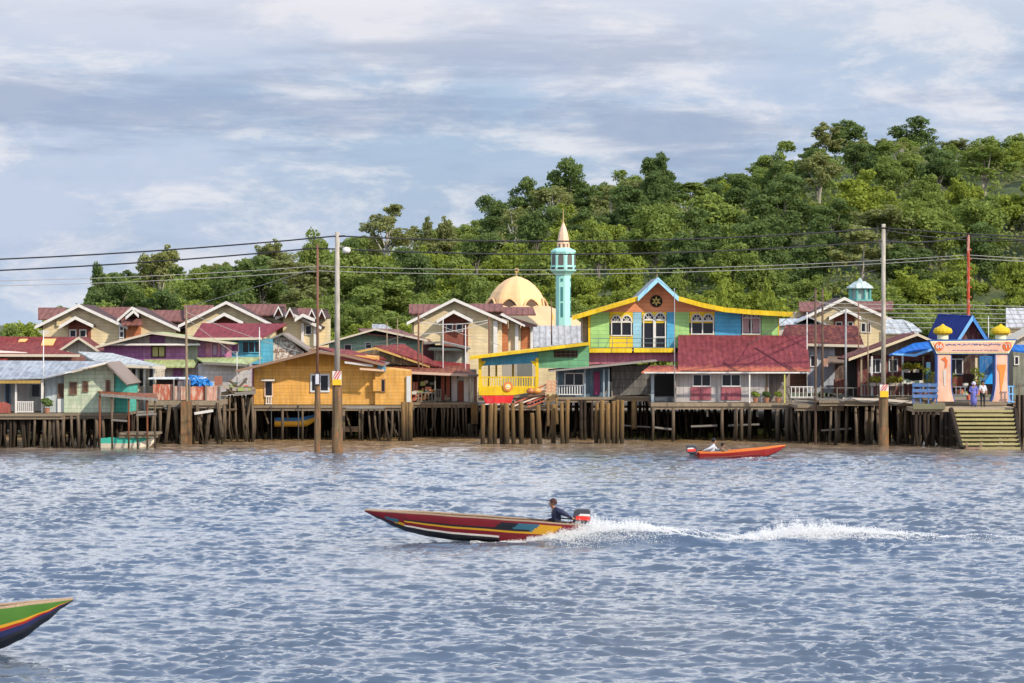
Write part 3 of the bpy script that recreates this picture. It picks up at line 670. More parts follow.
def skirt():
    mb = MB(); vs = []; n = 32; prof = [(30, 305.5), (36, 308), (46, 312.5), (58, 319.5), (70, 328)]
    for rp, yy in prof:
        for k in range(n):
            a = 2 * math.pi * k / n + R(8 + 11.25 * 0); f = 1 + (0.05 if k % 4 == 0 else (-0.04 if k % 4 == 2 else 0))
            vs.append((mx + rp * u * f * math.cos(a), YM + rp * u * f * math.sin(a), mz(yy + (1.4 if k % 4 == 2 else 0))))
    return mb.add(vs, [(i * n + (k + 1) % n, i * n + k, (i + 1) * n + k, (i + 1) * n + (k + 1) % n) for i in range(len(prof) - 1) for k in range(n)])
skirt().build('tent_roof', CREAM, mq, smooth=False)
MB().lathe([(63 * u, 1.0), (63 * u, mz(327.8))], mx, YM, 8).build('wall', plain('mosque_wall', (0.50, 0.42, 0.32)), mq)
fn = MB(); fn.tube([(mx, YM, mz(277)), (mx, YM, mz(271))], 0.06, 6)
for k in range(9):
    a0, a1 = R(-60 + k * 33), R(-60 + (k + 1) * 33); fn.tube([(mx + 0.17 * math.sin(a0), YM, mz(270.3) + 0.17 * -math.cos(a0)), (mx + 0.17 * math.sin(a1), YM, mz(270.3) + 0.17 * -math.cos(a1))], 0.06, 5)
fn.build('crescent', plain('finial_brass', (0.45, 0.30, 0.12), 0.4), mq)
hb = H('mosque_annex', 'grey metal roofed annex in front of the mosque tent roof', 'building', 225, 558, zb=1.0)
hb.slope((533, 584, 325.5), (532, 584, 347), tin('white_grey_sheet', (0.8, 0.8, 0.8), 0.08, axis=0, period=0.5, ribdark=0.5), 4, -1)
hb.box('wall', 534, 583, 344, 399, TANW, 0, 4)
# minaret
MINT = plain('minaret_mint', (0.34, 0.66, 0.58), 0.6, var=0.12); COPPER = plain('copper_spire', (0.70, 0.48, 0.34), 0.5)
YN = 236.0; mn = empty('minaret', (px(563, YN), YN, 1.0), 'slender mint green minaret with a copper spire right of the golden dome', 'minaret')
nx = px(563.3, YN); nz_ = lambda y: pz(y, YN); un = YN / F
MB().lathe([(7.9 * un, 1.0), (7.7 * un, nz_(276)), (8.6 * un, nz_(274.5)), (12.8 * un, nz_(271))], nx, YN, 8, ang=R(10)).build('shaft', MINT, mn)
MB().lathe([(13.0 * un, nz_(271)), (13.0 * un, nz_(266.5)), (12.4 * un, nz_(266.4)), (12.4 * un, nz_(252.5)), (13.0 * un, nz_(252)), (12.2 * un, nz_(250.3)), (6 * un, nz_(247.6))], nx, YN, 8, ang=R(10)).build('balcony', MINT, mn)
for k in range(8):
    a = R(10 + 22.5 + 45 * k); n_ = Vector((math.cos(a), math.sin(a), 0)); t_ = Vector((-n_.y, n_.x, 0)); rr_ = 12.4 * un * math.cos(R(22.5)) + 0.01
    c0 = Vector((nx, YN, 0)) + n_ * rr_
    def panel(name, w, z0, z1, arch, mat, off, parent=mn):
        pts = [(-w, z0), (w, z0), (w, z1)] + ([(w * math.cos(q), z1 + w * 1.25 * math.sin(q)) for q in (0.5, 1.0, 1.4)] + [(0, z1 + w * 1.5)] + [(-w * math.cos(q), z1 + w * 1.25 * math.sin(q)) for q in (1.4, 1.0, 0.5)] if arch else []) + [(-w, z1)]
        vs = [c0 + t_ * x + n_ * off + Vector((0, 0, z)) for x, z in pts] + [c0 + t_ * x + n_ * (off - .05) + Vector((0, 0, z)) for x, z in pts]
        m_ = len(pts); return MB().add(vs, [tuple(range(m_)), tuple(range(2 * m_ - 1, m_ - 1, -1))] + [(i, i + m_, (i + 1) % m_ + m_, (i + 1) % m_) for i in range(m_)]).build(name, mat, parent)
    panel('window', 2.6 * un, nz_(265), nz_(257), True, plain('minaret_opening', (0.12, 0.11, 0.10), 0.7), 0.03)
    panel('vent_slot', 3.0 * un, nz_(269), nz_(267.3), False, DARK, 0.07)
    c0 = Vector((nx, YN, 0)) + n_ * (7.75 * un * math.cos(R(22.5)))
    for zz in ((278.5, 287, 303) if k % 2 else ()):
        panel('slit_window', 1.1 * un, nz_(zz + (14 if zz > 280 else 3)), nz_(zz), False, plain('slit_teal', (0.05, 0.20, 0.20)), 0.03)
MB().lathe([(5.2 * un, nz_(250)), (5.2 * un, nz_(243))], nx, YN, 8).build('lantern', plain('lantern_shade', (0.25, 0.15, 0.11)), mn)
for k in range(8):
    a = R(22.5 + 45 * k); MB().tube([(nx + 5.6 * un * math.cos(a), YN + 5.6 * un * math.sin(a), nz_(249.5)), (nx + 5.4 * un * math.cos(a), YN + 5.4 * un * math.sin(a), nz_(243.5))], 0.10, 6).build('arch_post', COPPER, mn)
MB().lathe([(5.9 * un, nz_(243.8)), (5.6 * un, nz_(240)), (4.6 * un, nz_(234)), (2.9 * un, nz_(228)), (1.2 * un, nz_(224)), (0.3 * un, nz_(221.5))], nx, YN, 8).build('spire', COPPER, mn)
MB().tube([(nx, YN, nz_(222.5)), (nx, YN, nz_(209))], [0.06, 0.025], 6).build('finial', plain('finial_brass', (0.45, 0.30, 0.12)), mn)

# ============================================================ left cluster
# maroon roofed houses at the far left
PALEW = paint('pale_boards', (0.60, 0.58, 0.50), 'v', 0.25, 0.35)
a1 = H('maroon_roofed_house', 'long maroon roofed house with orange skylight patches under the far left tan house', 'house', 200, 40, 'low houses with maroon sheet roofs', 0.6)
a1.slope((-60, 79, (336, 337)), (-60, 59, (352, 350)), MAROON, 4.0, 0.0, fascia=WHITE)
SKY = plain('orange_skylight', (0.78, 0.42, 0.12), 0.5)
for (x0, x1, y0, y1) in ((20, 28, 338.8, 341.5), (43, 56, 338.6, 345)):
    a1.slope((x0, x1, y0), (x0 - 2, x1 - 3, y1), SKY, 4.0 * (352 - y0) / 16 - 0.3, 4.0 * (352 - y1) / 16 - 0.3, 0.05, name='skylight')
a1.poly('wall', [(60, 362), (100, 362), (100, 353), (79, 338.5), (60, 351)], PALEW, 0.5, 4, label='bleached gable end of the maroon roofed house')
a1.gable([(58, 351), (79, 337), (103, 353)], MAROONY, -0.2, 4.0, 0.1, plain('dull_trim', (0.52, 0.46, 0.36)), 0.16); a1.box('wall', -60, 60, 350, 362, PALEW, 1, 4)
a2 = H('maroon_roofed_house', 'broad maroon roof with white ridge strip at the left edge of the photo', 'house', 190, 20, 'low houses with maroon sheet roofs', 0.5)
a2.slope((-80, 30, (338, 343)), (-80, 80, (354, 354.5)), MAROON, 5.0, -0.5, fascia=plain('dull_trim', (0.52, 0.46, 0.36)))
a2.slope((-80, 10, (343, 347)), (-80, 28, (352, 353)), plain('roof_strip', (0.62, 0.52, 0.42)), 3.2, 0.1, 0.04, name='ridge_strip')
a2.box('wall', -80, 76, 355.5, 362, paint('dull_red_wall', (0.24, 0.09, 0.07), 'v', 0.3, 0.4), 0.3, 4); a2.box('wall', -80, 60, 360, 405, paint('shade_wall', (0.30, 0.27, 0.24), 'v', 0.3), 1, 4)
a2.slope((-80, 4, (355, 356)), (-80, 12, (361.5, 363)), MAROON, 0.2, -1.6, 0.05, name='porch_roof')
# pale house with light roof
a3 = H('pale_house', 'cream house with a pale tin roof and dark window bays beside the green house', 'house', 180, 122, zb=0.0)
a3.slope((78, 112, (351.5, 353)), (100, 166, (364, 366.5)), tin('pale_cyan_sheet', (0.82, 0.88, 0.88), 0.05, period=0.35, fade=0.5, ribdark=.12, fadecol=(0.98, 1.02, 1.02)), 5, -1.2, fascia=plain('dull_trim', (0.52, 0.46, 0.36)))
a3.box('wall', 124, 157, 366, 411, paint('cream_wall', (0.62, 0.54, 0.42), 'h', 0.4, 0.3), 0, 4)
for x in (132, 139.5, 149.5): a3.win(x, x + 3.5, 369, 386, 1, paint('cream_wall', (0, 0, 0)), d=0)
for x in (136.2, 144, 153.5): a3.box('post', x, x + 2, 367, 411, WHITE, -0.25, -0.05)
a3.deck(118, 160, 411.5); a3.rows(118, 160, 411.5, 11, (-1, 0.4, 2), 3)
# green house
GRN = paint('pale_green_boards', (0.52, 0.62, 0.44), 'h', 0.26, 0.8, (0.66, 0.64, 0.52), streak=0.35); TEALW = paint('teal_boards', (0.10, 0.52, 0.42), 'h', 0.26, 0.1)
a4 = H('green_house', 'weathered pale green wooden house with a grey-blue tin roof at the left edge', 'house', 172.5, 60, zb=0.0)
a4.poly('wall', [(64, 412.5), (114, 412.5), (114, 370.5), (107, 364), (64, 375)], GRN, 0, 5)
a4.poly('side_wall', [(114.3, 412.5), (127, 412.5), (127, 383.5), (114.3, 371.5)], TEALW, 0.2, 5)
a4.box('porch_wall', -60, 44, 378, 412.5, paint('white_boards', (0.66, 0.65, 0.62), 'v', 0.24, 0.25), 2.2, 5); a4.box('porch_wall', 44.3, 63.7, 374, 412.5, paint('pale_blue_boards', (0.52, 0.60, 0.62), 'v', 0.3, 0.4), 0.3, 5)
RP = tin('blue_grey_sheet', (0.64, 0.71, 0.80), 0.12, axis=0, period=0.32, ribdark=0.15, fade=0.6, fadecol=(0.80, 0.85, 0.92))
def P3(x, y, d, Y=172.5): return (px(x, Y + d), Y + d, pz(y, Y + d))
MB().slab([P3(-70, 380.5, -1.8), P3(44, 377.5, -1.2), P3(101, 361.2, 4), P3(-70, 360, 4)], 0.08).slab([P3(44, 377.5, -1.2), P3(108, 361.5, -0.9), P3(101, 361.2, 4), P3(100.5, 361.25, 3.9)], 0.07).build('roof', RP, a4.r)
def PX(x, y, d): return (px(x, 172.5), 172.5 + d, pz(y, 172.5))
MB().slab([PX(108, 362, -0.9), PX(130, 384, -0.9), PX(130, 384, 5.4), PX(108, 362, 5.4)], 0.09).build('roof', plain('old_brown_roof', (0.20, 0.15, 0.12)), a4.r, label='brown right slope of the green house roof')
MB().prism([(px(44, 171.5), pz(377.3, 171.5)), (px(108, 171.5), pz(361.2, 171.5)), (px(108, 171.5), pz(363, 171.5)), (px(44, 171.5), pz(379.3, 171.5))], 171.4, 171.48).build('bargeboard', WHITE, a4.r)
a4.box('beam', -70, 44, 380, 383, wood('ochre_beam', (0.50, 0.33, 0.10)), -1.4, -1.2)
a4.win(26, 42.5, 385.5, 397.5, 2, paint('pale_blue_boards', (0, 0, 0)), d=2.2); a4.win(0, 3, 384, 404, 1, plain('blue_frame', (0.10, 0.22, 0.36)), d=2.2)
for (x0, x1, y0, y1) in ((58.2, 62.5, 384.5, 397), (70.6, 76, 383, 393.5), (83.7, 87.3, 382.3, 391), (106.8, 109.2, 381, 392)): a4.win(x0, x1, y0, y1, 1, wood('old_brown_frame', (0.30, 0.18, 0.11)), plain('brown_shutter', (0.10, 0.055, 0.04)), d=0.3 if x0 < 62 else 0)
a4.box('door', 57, 63.5, 399, 412.5, plain('pale_door', (0.62, 0.63, 0.62)), 0.2, 0.29)
for x in (17.5, 43.5): a4.box('post', x, x + 1.8, 379, 412.5, WHITE, -0.9, -0.75)
a4.rail(18, 36, 401, 412, 9, WHITE, -0.8); a4.deck(-70, 66, 413, d0=-1.3); a4.deck(66, 128, 412.8, d0=-0.6, name='sill_beam')
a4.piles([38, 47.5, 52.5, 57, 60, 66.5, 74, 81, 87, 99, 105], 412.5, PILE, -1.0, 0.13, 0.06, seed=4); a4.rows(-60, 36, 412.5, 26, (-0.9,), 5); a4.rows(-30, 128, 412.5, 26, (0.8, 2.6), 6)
a4.struts([(59, 421, 66, 431), (36, 415, 52, 414.6), (62, 418, 90, 418.5)])
po = empty('potted_plant', (px(47, 171.3), 171.3, pz(413, 171.3)), 'dark bushy potted plant on the green house porch', 'plant')
def pot_plant(root, x, Y, z, r=0.35, leaf=None, seed=1, n=220, potm=None):
    MB().lathe([(0.13, z), (0.20, z + 0.3), (0.22, z + 0.3)], x, Y, 12).build('pot', potm or plain('clay_pot', (0.35, 0.16, 0.09)), root)
    V, Q = leaf_quads(np.array([(0, 0, 0.3 + r), (r * .5, 0, 0.3 + r * .8), (-r * .5, 0.1, 0.3 + r * 1.2)]), np.array([r * .8, r * .6, r * .6]), n, 0.07, seed)
    link_mesh('leaves', np_mesh('leaves', V + (np.array([x, Y, z]) - np.array(ORG[root])), Q, leaf or LEAF[0]), root)
pot_plant(po, px(47, 171.3), 171.3, pz(413, 171.3), 0.34)
rc = MB().prism([(px(-6, 171.3), pz(413, 171.3)), (px(9, 171.3), pz(413, 171.3)), (px(9, 171.3), pz(405, 171.3)), (px(3, 171.3), pz(402, 171.3)), (px(-6, 171.3), pz(403, 171.3))], 171.2, 171.9).build('covered_bundle', paint('red_cloth', (0.36, 0.08, 0.06), wear=0.3)); setp(rc, 'dull red covered bundle on the porch at the left edge', 'bundle')
# jetty shelter and moored boat
sh = H('jetty_shelter', 'low rusty sheet shelter on thin posts over the moored white boat', 'shelter', 170.5, 130, zb=0.0)
sh.slope((98, 156, (391, 393.5)), (101, 158, (393.5, 398.5)), tin('rusty_sheet', (0.34, 0.11, 0.07), 0.8, axis=0, period=0.3), 2.0, -0.4, fascia=GREYWOOD)
for i, x in enumerate((100, 112, 129, 137.5, 147.5, 155)): MB().tube([(px(x + (i % 2) * .6, 170.3), 170.2, -1.4), (px(x, 170.3), 170.2, pz(395 + i * .3, 170.3))], 0.06, 7).build('post', PILE if i % 2 else wood('red_post', (0.28, 0.10, 0.05), wet=True), sh.r)
sh.struts([(137, 415, 157, 414), (112, 420, 128, 421)], GREYWOOD, -0.3, 0.07, 'rail')
sh.deck(118, 157, 433, d0=0.3, d1=2.5, t=0.12, name='landing')

# ============================================================ middle-left cluster
PURP = paint('purple_wall', (0.32, 0.12, 0.31), 'h', 0.3, 0.35, (0.38, 0.24, 0.38)); PINK = paint('pink_wall', (0.55, 0.20, 0.34), 'v', 0.3, 0.3, (0.75, 0.62, 0.62))
GRNROOF = tin('yellow_green_sheet', (0.78, 0.86, 0.38), 0.1, axis=0, period=0.35, ribdark=0.15, fade=0.5, fadecol=(0.55, 0.9, 0.55))
p1h = H('purple_house', 'purple two-storey house with a shallow yellow-green roof beside the thin wooden pole', 'house', 197, 170, zb=0.4)
p1h.poly('wall', [(104, 364), (205, 364), (205, 341), (155, 335), (104, 346)], PURP, 0, 6)
p1h.poly('gable_panel', [(104, 345.4), (150, 345.4), (150, 335.5), (107, 344)], paint('pale_mauve', (0.50, 0.42, 0.40), 'v', 0.5, 0.2), -0.12, -0.01); p1h.poly('gable_panel', [(165.5, 345.4), (200, 345.4), (198, 340), (165.5, 335.8)], paint('pale_mauve', (0, 0, 0)), -0.12, -0.01)
p1h.box('awning_board', 103, 201, 343.5, 345.3, WHITE, -0.9, -0.02)
p1h.gable([(98, 346.5), (154, 332.2), (236, 342.8)], GRNROOF, -1.2, 6, 0.1, plain('dull_trim', (0.52, 0.46, 0.36)), 0.12)
p1h.win(152.5, 164.5, 346.8, 356.5, 2, DARK, plain('yellow_curtain', (0.34, 0.30, 0.14))); p1h.box('recess', 188, 198, 346, 360, paint('grey_green_panel', (0.24, 0.27, 0.24)), -0.06, -0.01)
p1h.box('side_wall', 205.2, 229, 342.5, 360, PINK, 0.1, 5); p1h.win(213, 216.5, 345, 355, 1, PURP, plain('lilac_pane', (0.35, 0.25, 0.38)), d=.1); p1h.win(221.5, 225, 345, 355, 1, PURP, plain('lilac_pane', (0, 0, 0)), d=.1)
p1h.slope((144, 200, (359.5, 359.5)), (146, 194, (366.5, 366.5)), GRNROOF, 0, -3.0, name='lower_roof'); p1h.box('lower_wall', 142, 204, 364.5, 392, paint('pale_lilac', (0.55, 0.50, 0.52), 'v', 0.4, 0.3), -1.5, 4); p1h.box('lower_panel', 176, 185, 366, 380, PURP, -1.6, -1.52)
p1h.slope((196, 262, (357.5, 357)), (203, 246, (362, 364)), GRNROOF, -0.2, -4.0, name='lower_roof', fascia=GREYWOOD); p1h.box('lower_wall', 203, 249, 363, 395, paint('white_boards_h', (0.60, 0.58, 0.58), 'h', 0.3, 0.3), -3.0, 3)
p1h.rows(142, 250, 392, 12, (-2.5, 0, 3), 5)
BLUEW = paint('sky_blue_wall', (0.10, 0.42, 0.58), 'h', 0.3, 0.2, (0.35, 0.55, 0.6))
b1 = H('blue_house', 'sky blue house under a crimson sheet roof behind the purple house', 'house', 199, 252, zb=0.4)
b1.slope((202, 287, (323, 323.5)), (192, 262, (338, 337.5)), tin('crimson_sheet', (0.42, 0.07, 0.09), 0.02, axis=0, period=0.4, ribdark=0.15, fade=0.15), 5, -1, fascia=plain('dull_trim', (0.52, 0.46, 0.36)))
b1.box('wall', 229.3, 271, 339, 364, BLUEW, 0, 5); b1.win(232, 238, 343, 351, 1, WHITEFR, pane=PURP); b1.win(243, 260.5, 342, 352, 3, BLUEW); b1.box('wall', 229.3, 271, 364.3, 392, PURP, 0.1, 4)
b1.rows(229, 271, 392, 6, (0.3, 3), 6)
s1 = H('stucco_house', 'bleached mottled gable wall between the blue house and the tall brown pole', 'house', 201, 288, zb=0.4)
mott = NT('mottled_wall'); mn1 = mott.noise(3.2, detail=6, rough=0.8); mott.inp(mott.b.inputs['Base Color'], mott.mix(mott.rng(mn1, 0.46, 0.54), (0.22, 0.12, 0.08), (0.66, 0.60, 0.52))); mott.b.inputs['Roughness'].default_value = 0.9
s1.poly('wall', [(270, 390), (304, 390), (304, 352), (283, 334), (270, 342)], mott.m, 0, 5)
s1.gable([(266, 341), (283, 333), (318, 356)], plain('old_brown_roof', (0, 0, 0)), -0.5, 5, 0.1, GREYWOOD, 0.12)
s1.box('side_wall', 304.3, 318, 349, 390, paint('worn_brown_wall', (0.34, 0.18, 0.12), 'h', 0.3, 0.4), 0.4, 5); s1.rows(270, 318, 390, 5, (0.3, 3), 8)

# weathered veranda with its red panels, standing between the pale house and the orange house
v1 = H('veranda_platform', 'raised veranda with peeling red and pink panels on slanting piles left of the orange house', 'platform', 178, 190, zb=0.0)
REDPAN = paint('peeling_red', (0.55, 0.14, 0.08), 'v', 0.5, 0.8, (0.62, 0.50, 0.40), streak=0.5); PINKPAN = paint('peeling_pink', (0.56, 0.30, 0.22), 'v', 0.5, 1.0, (0.62, 0.55, 0.46), streak=0.5)
v1.box('panel', 155, 176, 384, 399.5, REDPAN, -1.0, -0.9); v1.box('panel', 176.3, 191.5, 386, 399.5, PINKPAN, -1.0, -0.9); v1.box('panel', 192, 208, 386, 399.5, REDPAN, -1.05, -0.95); v1.box('panel', 208.3, 222, 386, 401, PINKPAN, -1.05, -0.93)
v1.deck(150, 224, 400, d0=-1.3, d1=7, t=0.3); v1.rows(152, 224, 401, 11, (1, 3.5, 6), 13)
v1.struts([(172, 404, 168, 442), (178, 408, 180, 444), (199, 404, 204, 440), (212, 406, 208, 444), (220, 402, 224, 436), (200, 424, 206, 444)], PILE, -1.3, 0.12, 'pile')
v1.struts([(138, 412, 157, 411.5), (166, 406, 184, 405)], GREYWOOD, -1.2, 0.1, 'beam'); v1.poly('loose_board', [(197, 411.5), (215.5, 408.5), (216, 411), (197.5, 414)], WHITE, -1.6, -1.5)
v1.piles([156, 162, 188, 197, 204, 219.5, 226], 401, PILE, -1.0, 0.12, 0.12, seed=9); v1.box('awning', 150, 204, 377.5, 379, plain('pale_awning', (0.6, 0.64, 0.66)), -0.9, 1.6); v1.box('back_wall', 155, 176, 379, 386, plain('dark_brown_wall', (0.10, 0.05, 0.05)), 0.6, 1)
v1.box('cabinet', 215.5, 222.5, 376, 385.7, plain('brown_board', (0.28, 0.11, 0.07)), -0.6, -0.1)
for x in (176, 192, 208, 222): v1.box('post', x - .6, x + .6, 379 if x < 200 else 384, 400, GREYWOOD, -1.2, -1.06)
tp = MB(); V, Q = leaf_quads(np.array([(0, 0, 0.2), (0.4, 0, .15), (0.75, 0.1, .1)]), np.array([0.38, .33, .28]), 260, 0.14, 4, shell=0.95)
tarp = link_mesh('tarpaulin', np_mesh('tarpaulin', V, Q, plain('blue_tarp', (0.03, 0.20, 0.55), 0.45)), None, (px(194, 177.3), 177.3, pz(384.5, 177.3) - 0.05)); setp(tarp, 'crumpled bright blue tarpaulin on top of the red veranda panels', 'tarpaulin')
# junk and thin posts between the veranda and the orange house
w1 = H('broken_walkway', 'collapsed grey walkway with leaning posts in the gap left of the orange house', 'walkway', 181, 240, zb=0.0)
w1.poly('deck', [(222, 392), (252, 387), (254, 390), (222, 396)], DECK, -0.5, 6); w1.poly('deck', [(236, 392), (256, 390.5), (256, 393.5), (236, 395.5)], GREYWOOD, -1, 0)
w1.piles([226, 231, 236, 244, 249, 253], 394, PILE, -0.6, 0.1, 0.1, seed=3); w1.rows(224, 254, 394, 8, (1, 3, 5), 18); w1.struts([(243, 396, 248, 440), (252, 398, 246, 430), (226, 410, 238, 409), (224, 386, 240, 396), (230, 380, 246, 392), (248, 378, 236, 392)], PILE, -0.7, 0.08)

# ============================================================ orange-yellow house
YEL = paint('orange_boards', (0.76, 0.40, 0.09), 'h', 0.22, 0.4, (0.62, 0.42, 0.20), streak=0.4)
y1 = H('orange_wooden_house', 'orange-yellow plank house on piles behind the two poles standing in the river', 'house', 182.5, 330, zb=0.0)
y1.poly('wall', [(254, 404.5), (375, 404.5), (375, 357), (320, 352), (254, 366)], YEL, 0, 6)
y1.poly('wing_wall', [(375.3, 404.5), (409, 404.5), (409, 371), (375.3, 367)], YEL, -0.35, 5)
y1.poly('gable_slats', [(286, 366), (349, 366), (349, 355.3), (320, 353), (286, 360.5)], paint('slatted_boards', (0.62, 0.30, 0.05), 'v', 0.22, 0.1), -0.09, -0.01)
y1.gable([(238, 370), (318, 350.5), (345, 354), (386, 364)], plain('old_grey_roof', (0.17, 0.14, 0.13)), -1.6, 6, 0.09, plain('old_brown_trim', (0.24, 0.15, 0.10)), 0.14)
y1.slope((316, 352, (346.5, 350)), (334, 386, (352, 362.5)), MAROON, 4.2, -0.6, label='maroon sheet part of the roof, right of the ridge'); y1.poly('loose_sheet', [(338, 356), (386, 363), (386, 365.5), (338, 358.5)], plain('maroon_dull', (0.30, 0.07, 0.08)), -1.3, -1.2)
y1.poly('loose_sheet', [(346, 361), (374, 364.5), (374, 366.5), (346, 363)], plain('pale_grey_sheet', (0.52, 0.50, 0.50)), -1.5, -1.42); y1.poly('loose_sheet', [(361, 367.5), (385, 369), (385, 371.2), (361, 369.5)], plain('peach_sheet', (0.62, 0.42, 0.28)), -1.45, -1.4)
y1.box('porch_shade', 378, 386, 363, 371, plain('blue_board', (0.12, 0.30, 0.45)), -0.7, -0.4)
y1.win(265.5, 272, 381.5, 395.5, 1, plain('rose_frame', (0.62, 0.42, 0.30))); y1.box('window_hood', 262, 275, 379.3, 380.8, WHITE, -0.5, -0.02); y1.rail(265.5, 272.5, 396, 404, 3, WHITE, -0.1)
y1.win(312, 328, 375.5, 390.5, 2, plain('grey_frame', (0.55, 0.56, 0.58)), fw=0.11)
y1.win(382, 384.5, 380, 391, 1, wood('old_brown_frame', (0, 0, 0)), d=-0.35); y1.box('shutter', 373.5, 381.5, 379.5, 391, YEL, -0.48, -0.37)
y1.box('corner_board', 252.6, 254, 368, 404.5, plain('dark_trim', (0.16, 0.10, 0.06)), -0.1, 0.1); y1.box('corner_board', 406.8, 411, 376, 404, plain('pale_grey_board', (0.52, 0.53, 0.52)), -0.5, -0.37)
y1.deck(252, 411, 405.2, d0=-0.4, d1=8); y1.box('beam', 347, 385, 406, 408, GREYWOOD, -1.3, -1.05)
y1.piles([255, 283, 303, 344, 360, 363, 380], 406, PILE, -0.5, 0.11, 0.03, seed=2); y1.rows(258, 405, 406, 17, (0.8, 2.6, 4.4, 6.2), 23); y1.piles([404, 408, 411], 399, LOG, -0.9, 0.26, 0.02, seed=7); y1.piles([386, 393, 399, 375, 369], 406, PILE, -0.9, 0.1, 0.1, seed=17)
y1.struts([(285, 405, 288, 420), (262, 405, 268, 424), (344, 406, 352, 436), (384, 412, 398, 436)], PILE, 0.2, 0.06); y1.box('low_beam', 344, 362, 427, 432, wood('pinkish_timber', (0.45, 0.30, 0.20)), 1.0, 1.3)
y1.piles([299, 272], 402, plain('black_pipe', (0.05, 0.05, 0.05)), -0.4, 0.05, 0, seed=3)
# small boat stored in the shade below the orange house
def small_boat(name, label, X, Y, L, B, D, zw, rot, mats, cat='boat'):
    root = empty(name, (X, Y, zw), label, cat); mb = MB(); st = 14; vs = []
    for i in range(st):
        t = i / (st - 1); w = B / 2 * (1 - max(0, (t - 0.45) / 0.55) ** 2.2) * (0.85 + 0.15 * min(1, t * 4)); sh_ = D * (1 + 0.5 * max(0, t - 0.5) ** 1.5 * 2); k = D * 0.75 * max(0, (t - 0.7) / 0.3) ** 2
        x = -L / 2 + L * t
        for (a, b) in ((-1, 1), (-0.95, 0.62), (-0.75, 0.25), (0, 0), (0.75, 0.25), (0.95, 0.62), (1, 1)): vs.append((x, w * a, k + (sh_ - k) * b - D * 0.35))
    fs = []; mi = []
    for i in range(st - 1):
        for j in range(6): fs.append((i * 7 + j, (i + 1) * 7 + j, (i + 1) * 7 + j + 1, i * 7 + j + 1)); mi.append(1 if j in (0, 5) else 0)
    fs.append(tuple(range(7))); mi.append(0)
    c, s_ = math.cos(rot), math.sin(rot); W = lambda v: (X + v[0] * c - v[1] * s_, Y + v[0] * s_ + v[1] * c, zw + v[2])
    mb.v = [W(v) for v in vs]; mb.f = fs; mb.mi = mi; h_ = mb.build('hull', mats, root)
    h_.modifiers.new('thick', 'SOLIDIFY').thickness = 0.04
    for t in (0.3, 0.6): 
        w = B * 0.42; x = -L / 2 + L * t; m2 = MB(); m2.add([W(p) for p in ((x - .12, -w, D * .35), (x + .12, -w, D * .35), (x + .12, w, D * .35), (x - .12, w, D * .35), (x - .12, -w, D * .31), (x + .12, -w, D * .31), (x + .12, w, D * .31), (x - .12, w, D * .31))], [(0, 1, 2, 3), (7, 6, 5, 4), (0, 4, 5, 1), (1, 5, 6, 2), (2, 6, 7, 3), (3, 7, 4, 0)]); m2.build('thwart', DECK, root)
    return root
small_boat('rowing_boat', 'small blue and yellow boat stored in the shade below the orange house', px(295, 184.5), 184.5, 2.6, 0.9, 0.55, pz(423, 184.5), 0.1, [plain('boat_yellow', (0.70, 0.42, 0.05)), plain('boat_blue', (0.03, 0.16, 0.42))])
small_boat('rowing_boat', 'white and yellow boat with a green rim moored below the rusty shelter', px(128, 171.6), 171.6, 3.2, 1.1, 0.8, 0.1, 0.0, [plain('boat_white', (0.72, 0.66, 0.52)), plain('boat_green', (0.05, 0.42, 0.32))])

# ============================================================ centre-left: mint house and rusty-roofed market house
MINTW = paint('mint_wall', (0.36, 0.54, 0.42), 'h', 0.3, 0.2, (0.5, 0.6, 0.5))
m1 = H('mint_green_house', 'mint green house with a brown roof behind the orange house, right of the pale pole', 'house', 198, 370, zb=0.4)
m1.poly('wall', [(329, 372), (421, 372), (421, 342), (376, 331.5), (329, 343)], MINTW, 0, 6); m1.gable([(320, 344.5), (376, 328.8), (428, 340)], tin('brown_sheet', (0.27, 0.12, 0.10), 0.3, axis=1, fade=0.2), -1.3, 6, 0.1, plain('dull_trim', (0.52, 0.46, 0.36)), 0.1)
m1.slope((358, 398, (328.5, 329)), (364, 432, (333, 341)), tin('pink_brown_sheet', (0.42, 0.20, 0.18), 0.3, axis=0, fade=0.4), 3, -1.0, name='roof'); m1.slope((372, 384, 324), (372, 392, 328.5), GREYTIN, 6.5, 3.5, name='roof')
m1.win(366, 371, 343, 348, 1, WHITEFR); m1.win(392, 405, 344, 348.5, 2, WHITEFR, plain('lit_blue_pane', (0.15, 0.28, 0.34))); m1.win(345, 351, 345, 350, 1, WHITEFR); m1.box('lower_wall', 329, 421, 372.2, 395, PALEW, 0.1, 5); m1.rows(329, 421, 395, 10, (0.3, 3), 4)
m2 = H('maroon_gable_house', 'low house with long maroon roof and slatted gable between the orange house and the market', 'house', 190.5, 395, 'low houses with maroon sheet roofs', 0.2)
m2.slope((374, 404, (345.5, 344)), (382, 448, (349, 369)), MAROON, 3.5, -0.4); m2.poly('gable_slats', [(352, 362), (424, 366), (424, 364), (376, 349)], paint('dark_slats', (0.16, 0.12, 0.08), 'v', 0.5, 0.7, (0.4, 0.3, 0.12)), 0, 4); m2.poly('bargeboard', [(352, 352), (376, 347), (430, 366), (430, 367.6), (376, 349.3), (352, 354)], plain('ochre_trim', (0.50, 0.32, 0.10)), -0.5, -0.42)
m2.slope((340, 372, (351.5, 353)), (352, 386, (356, 359)), MAROON, 0.5, -1.4, name='roof'); m2.box('wall', 352, 410, 365, 400, paint('shade_wall', (0, 0, 0)), 0.5, 4); m2.rows(352, 410, 400, 9, (0.6, 3), 4)
m3 = H('peeling_grey_house', 'grey house with a peeling white curved wall in front of the tall tan house', 'house', 195, 447, zb=0.2)
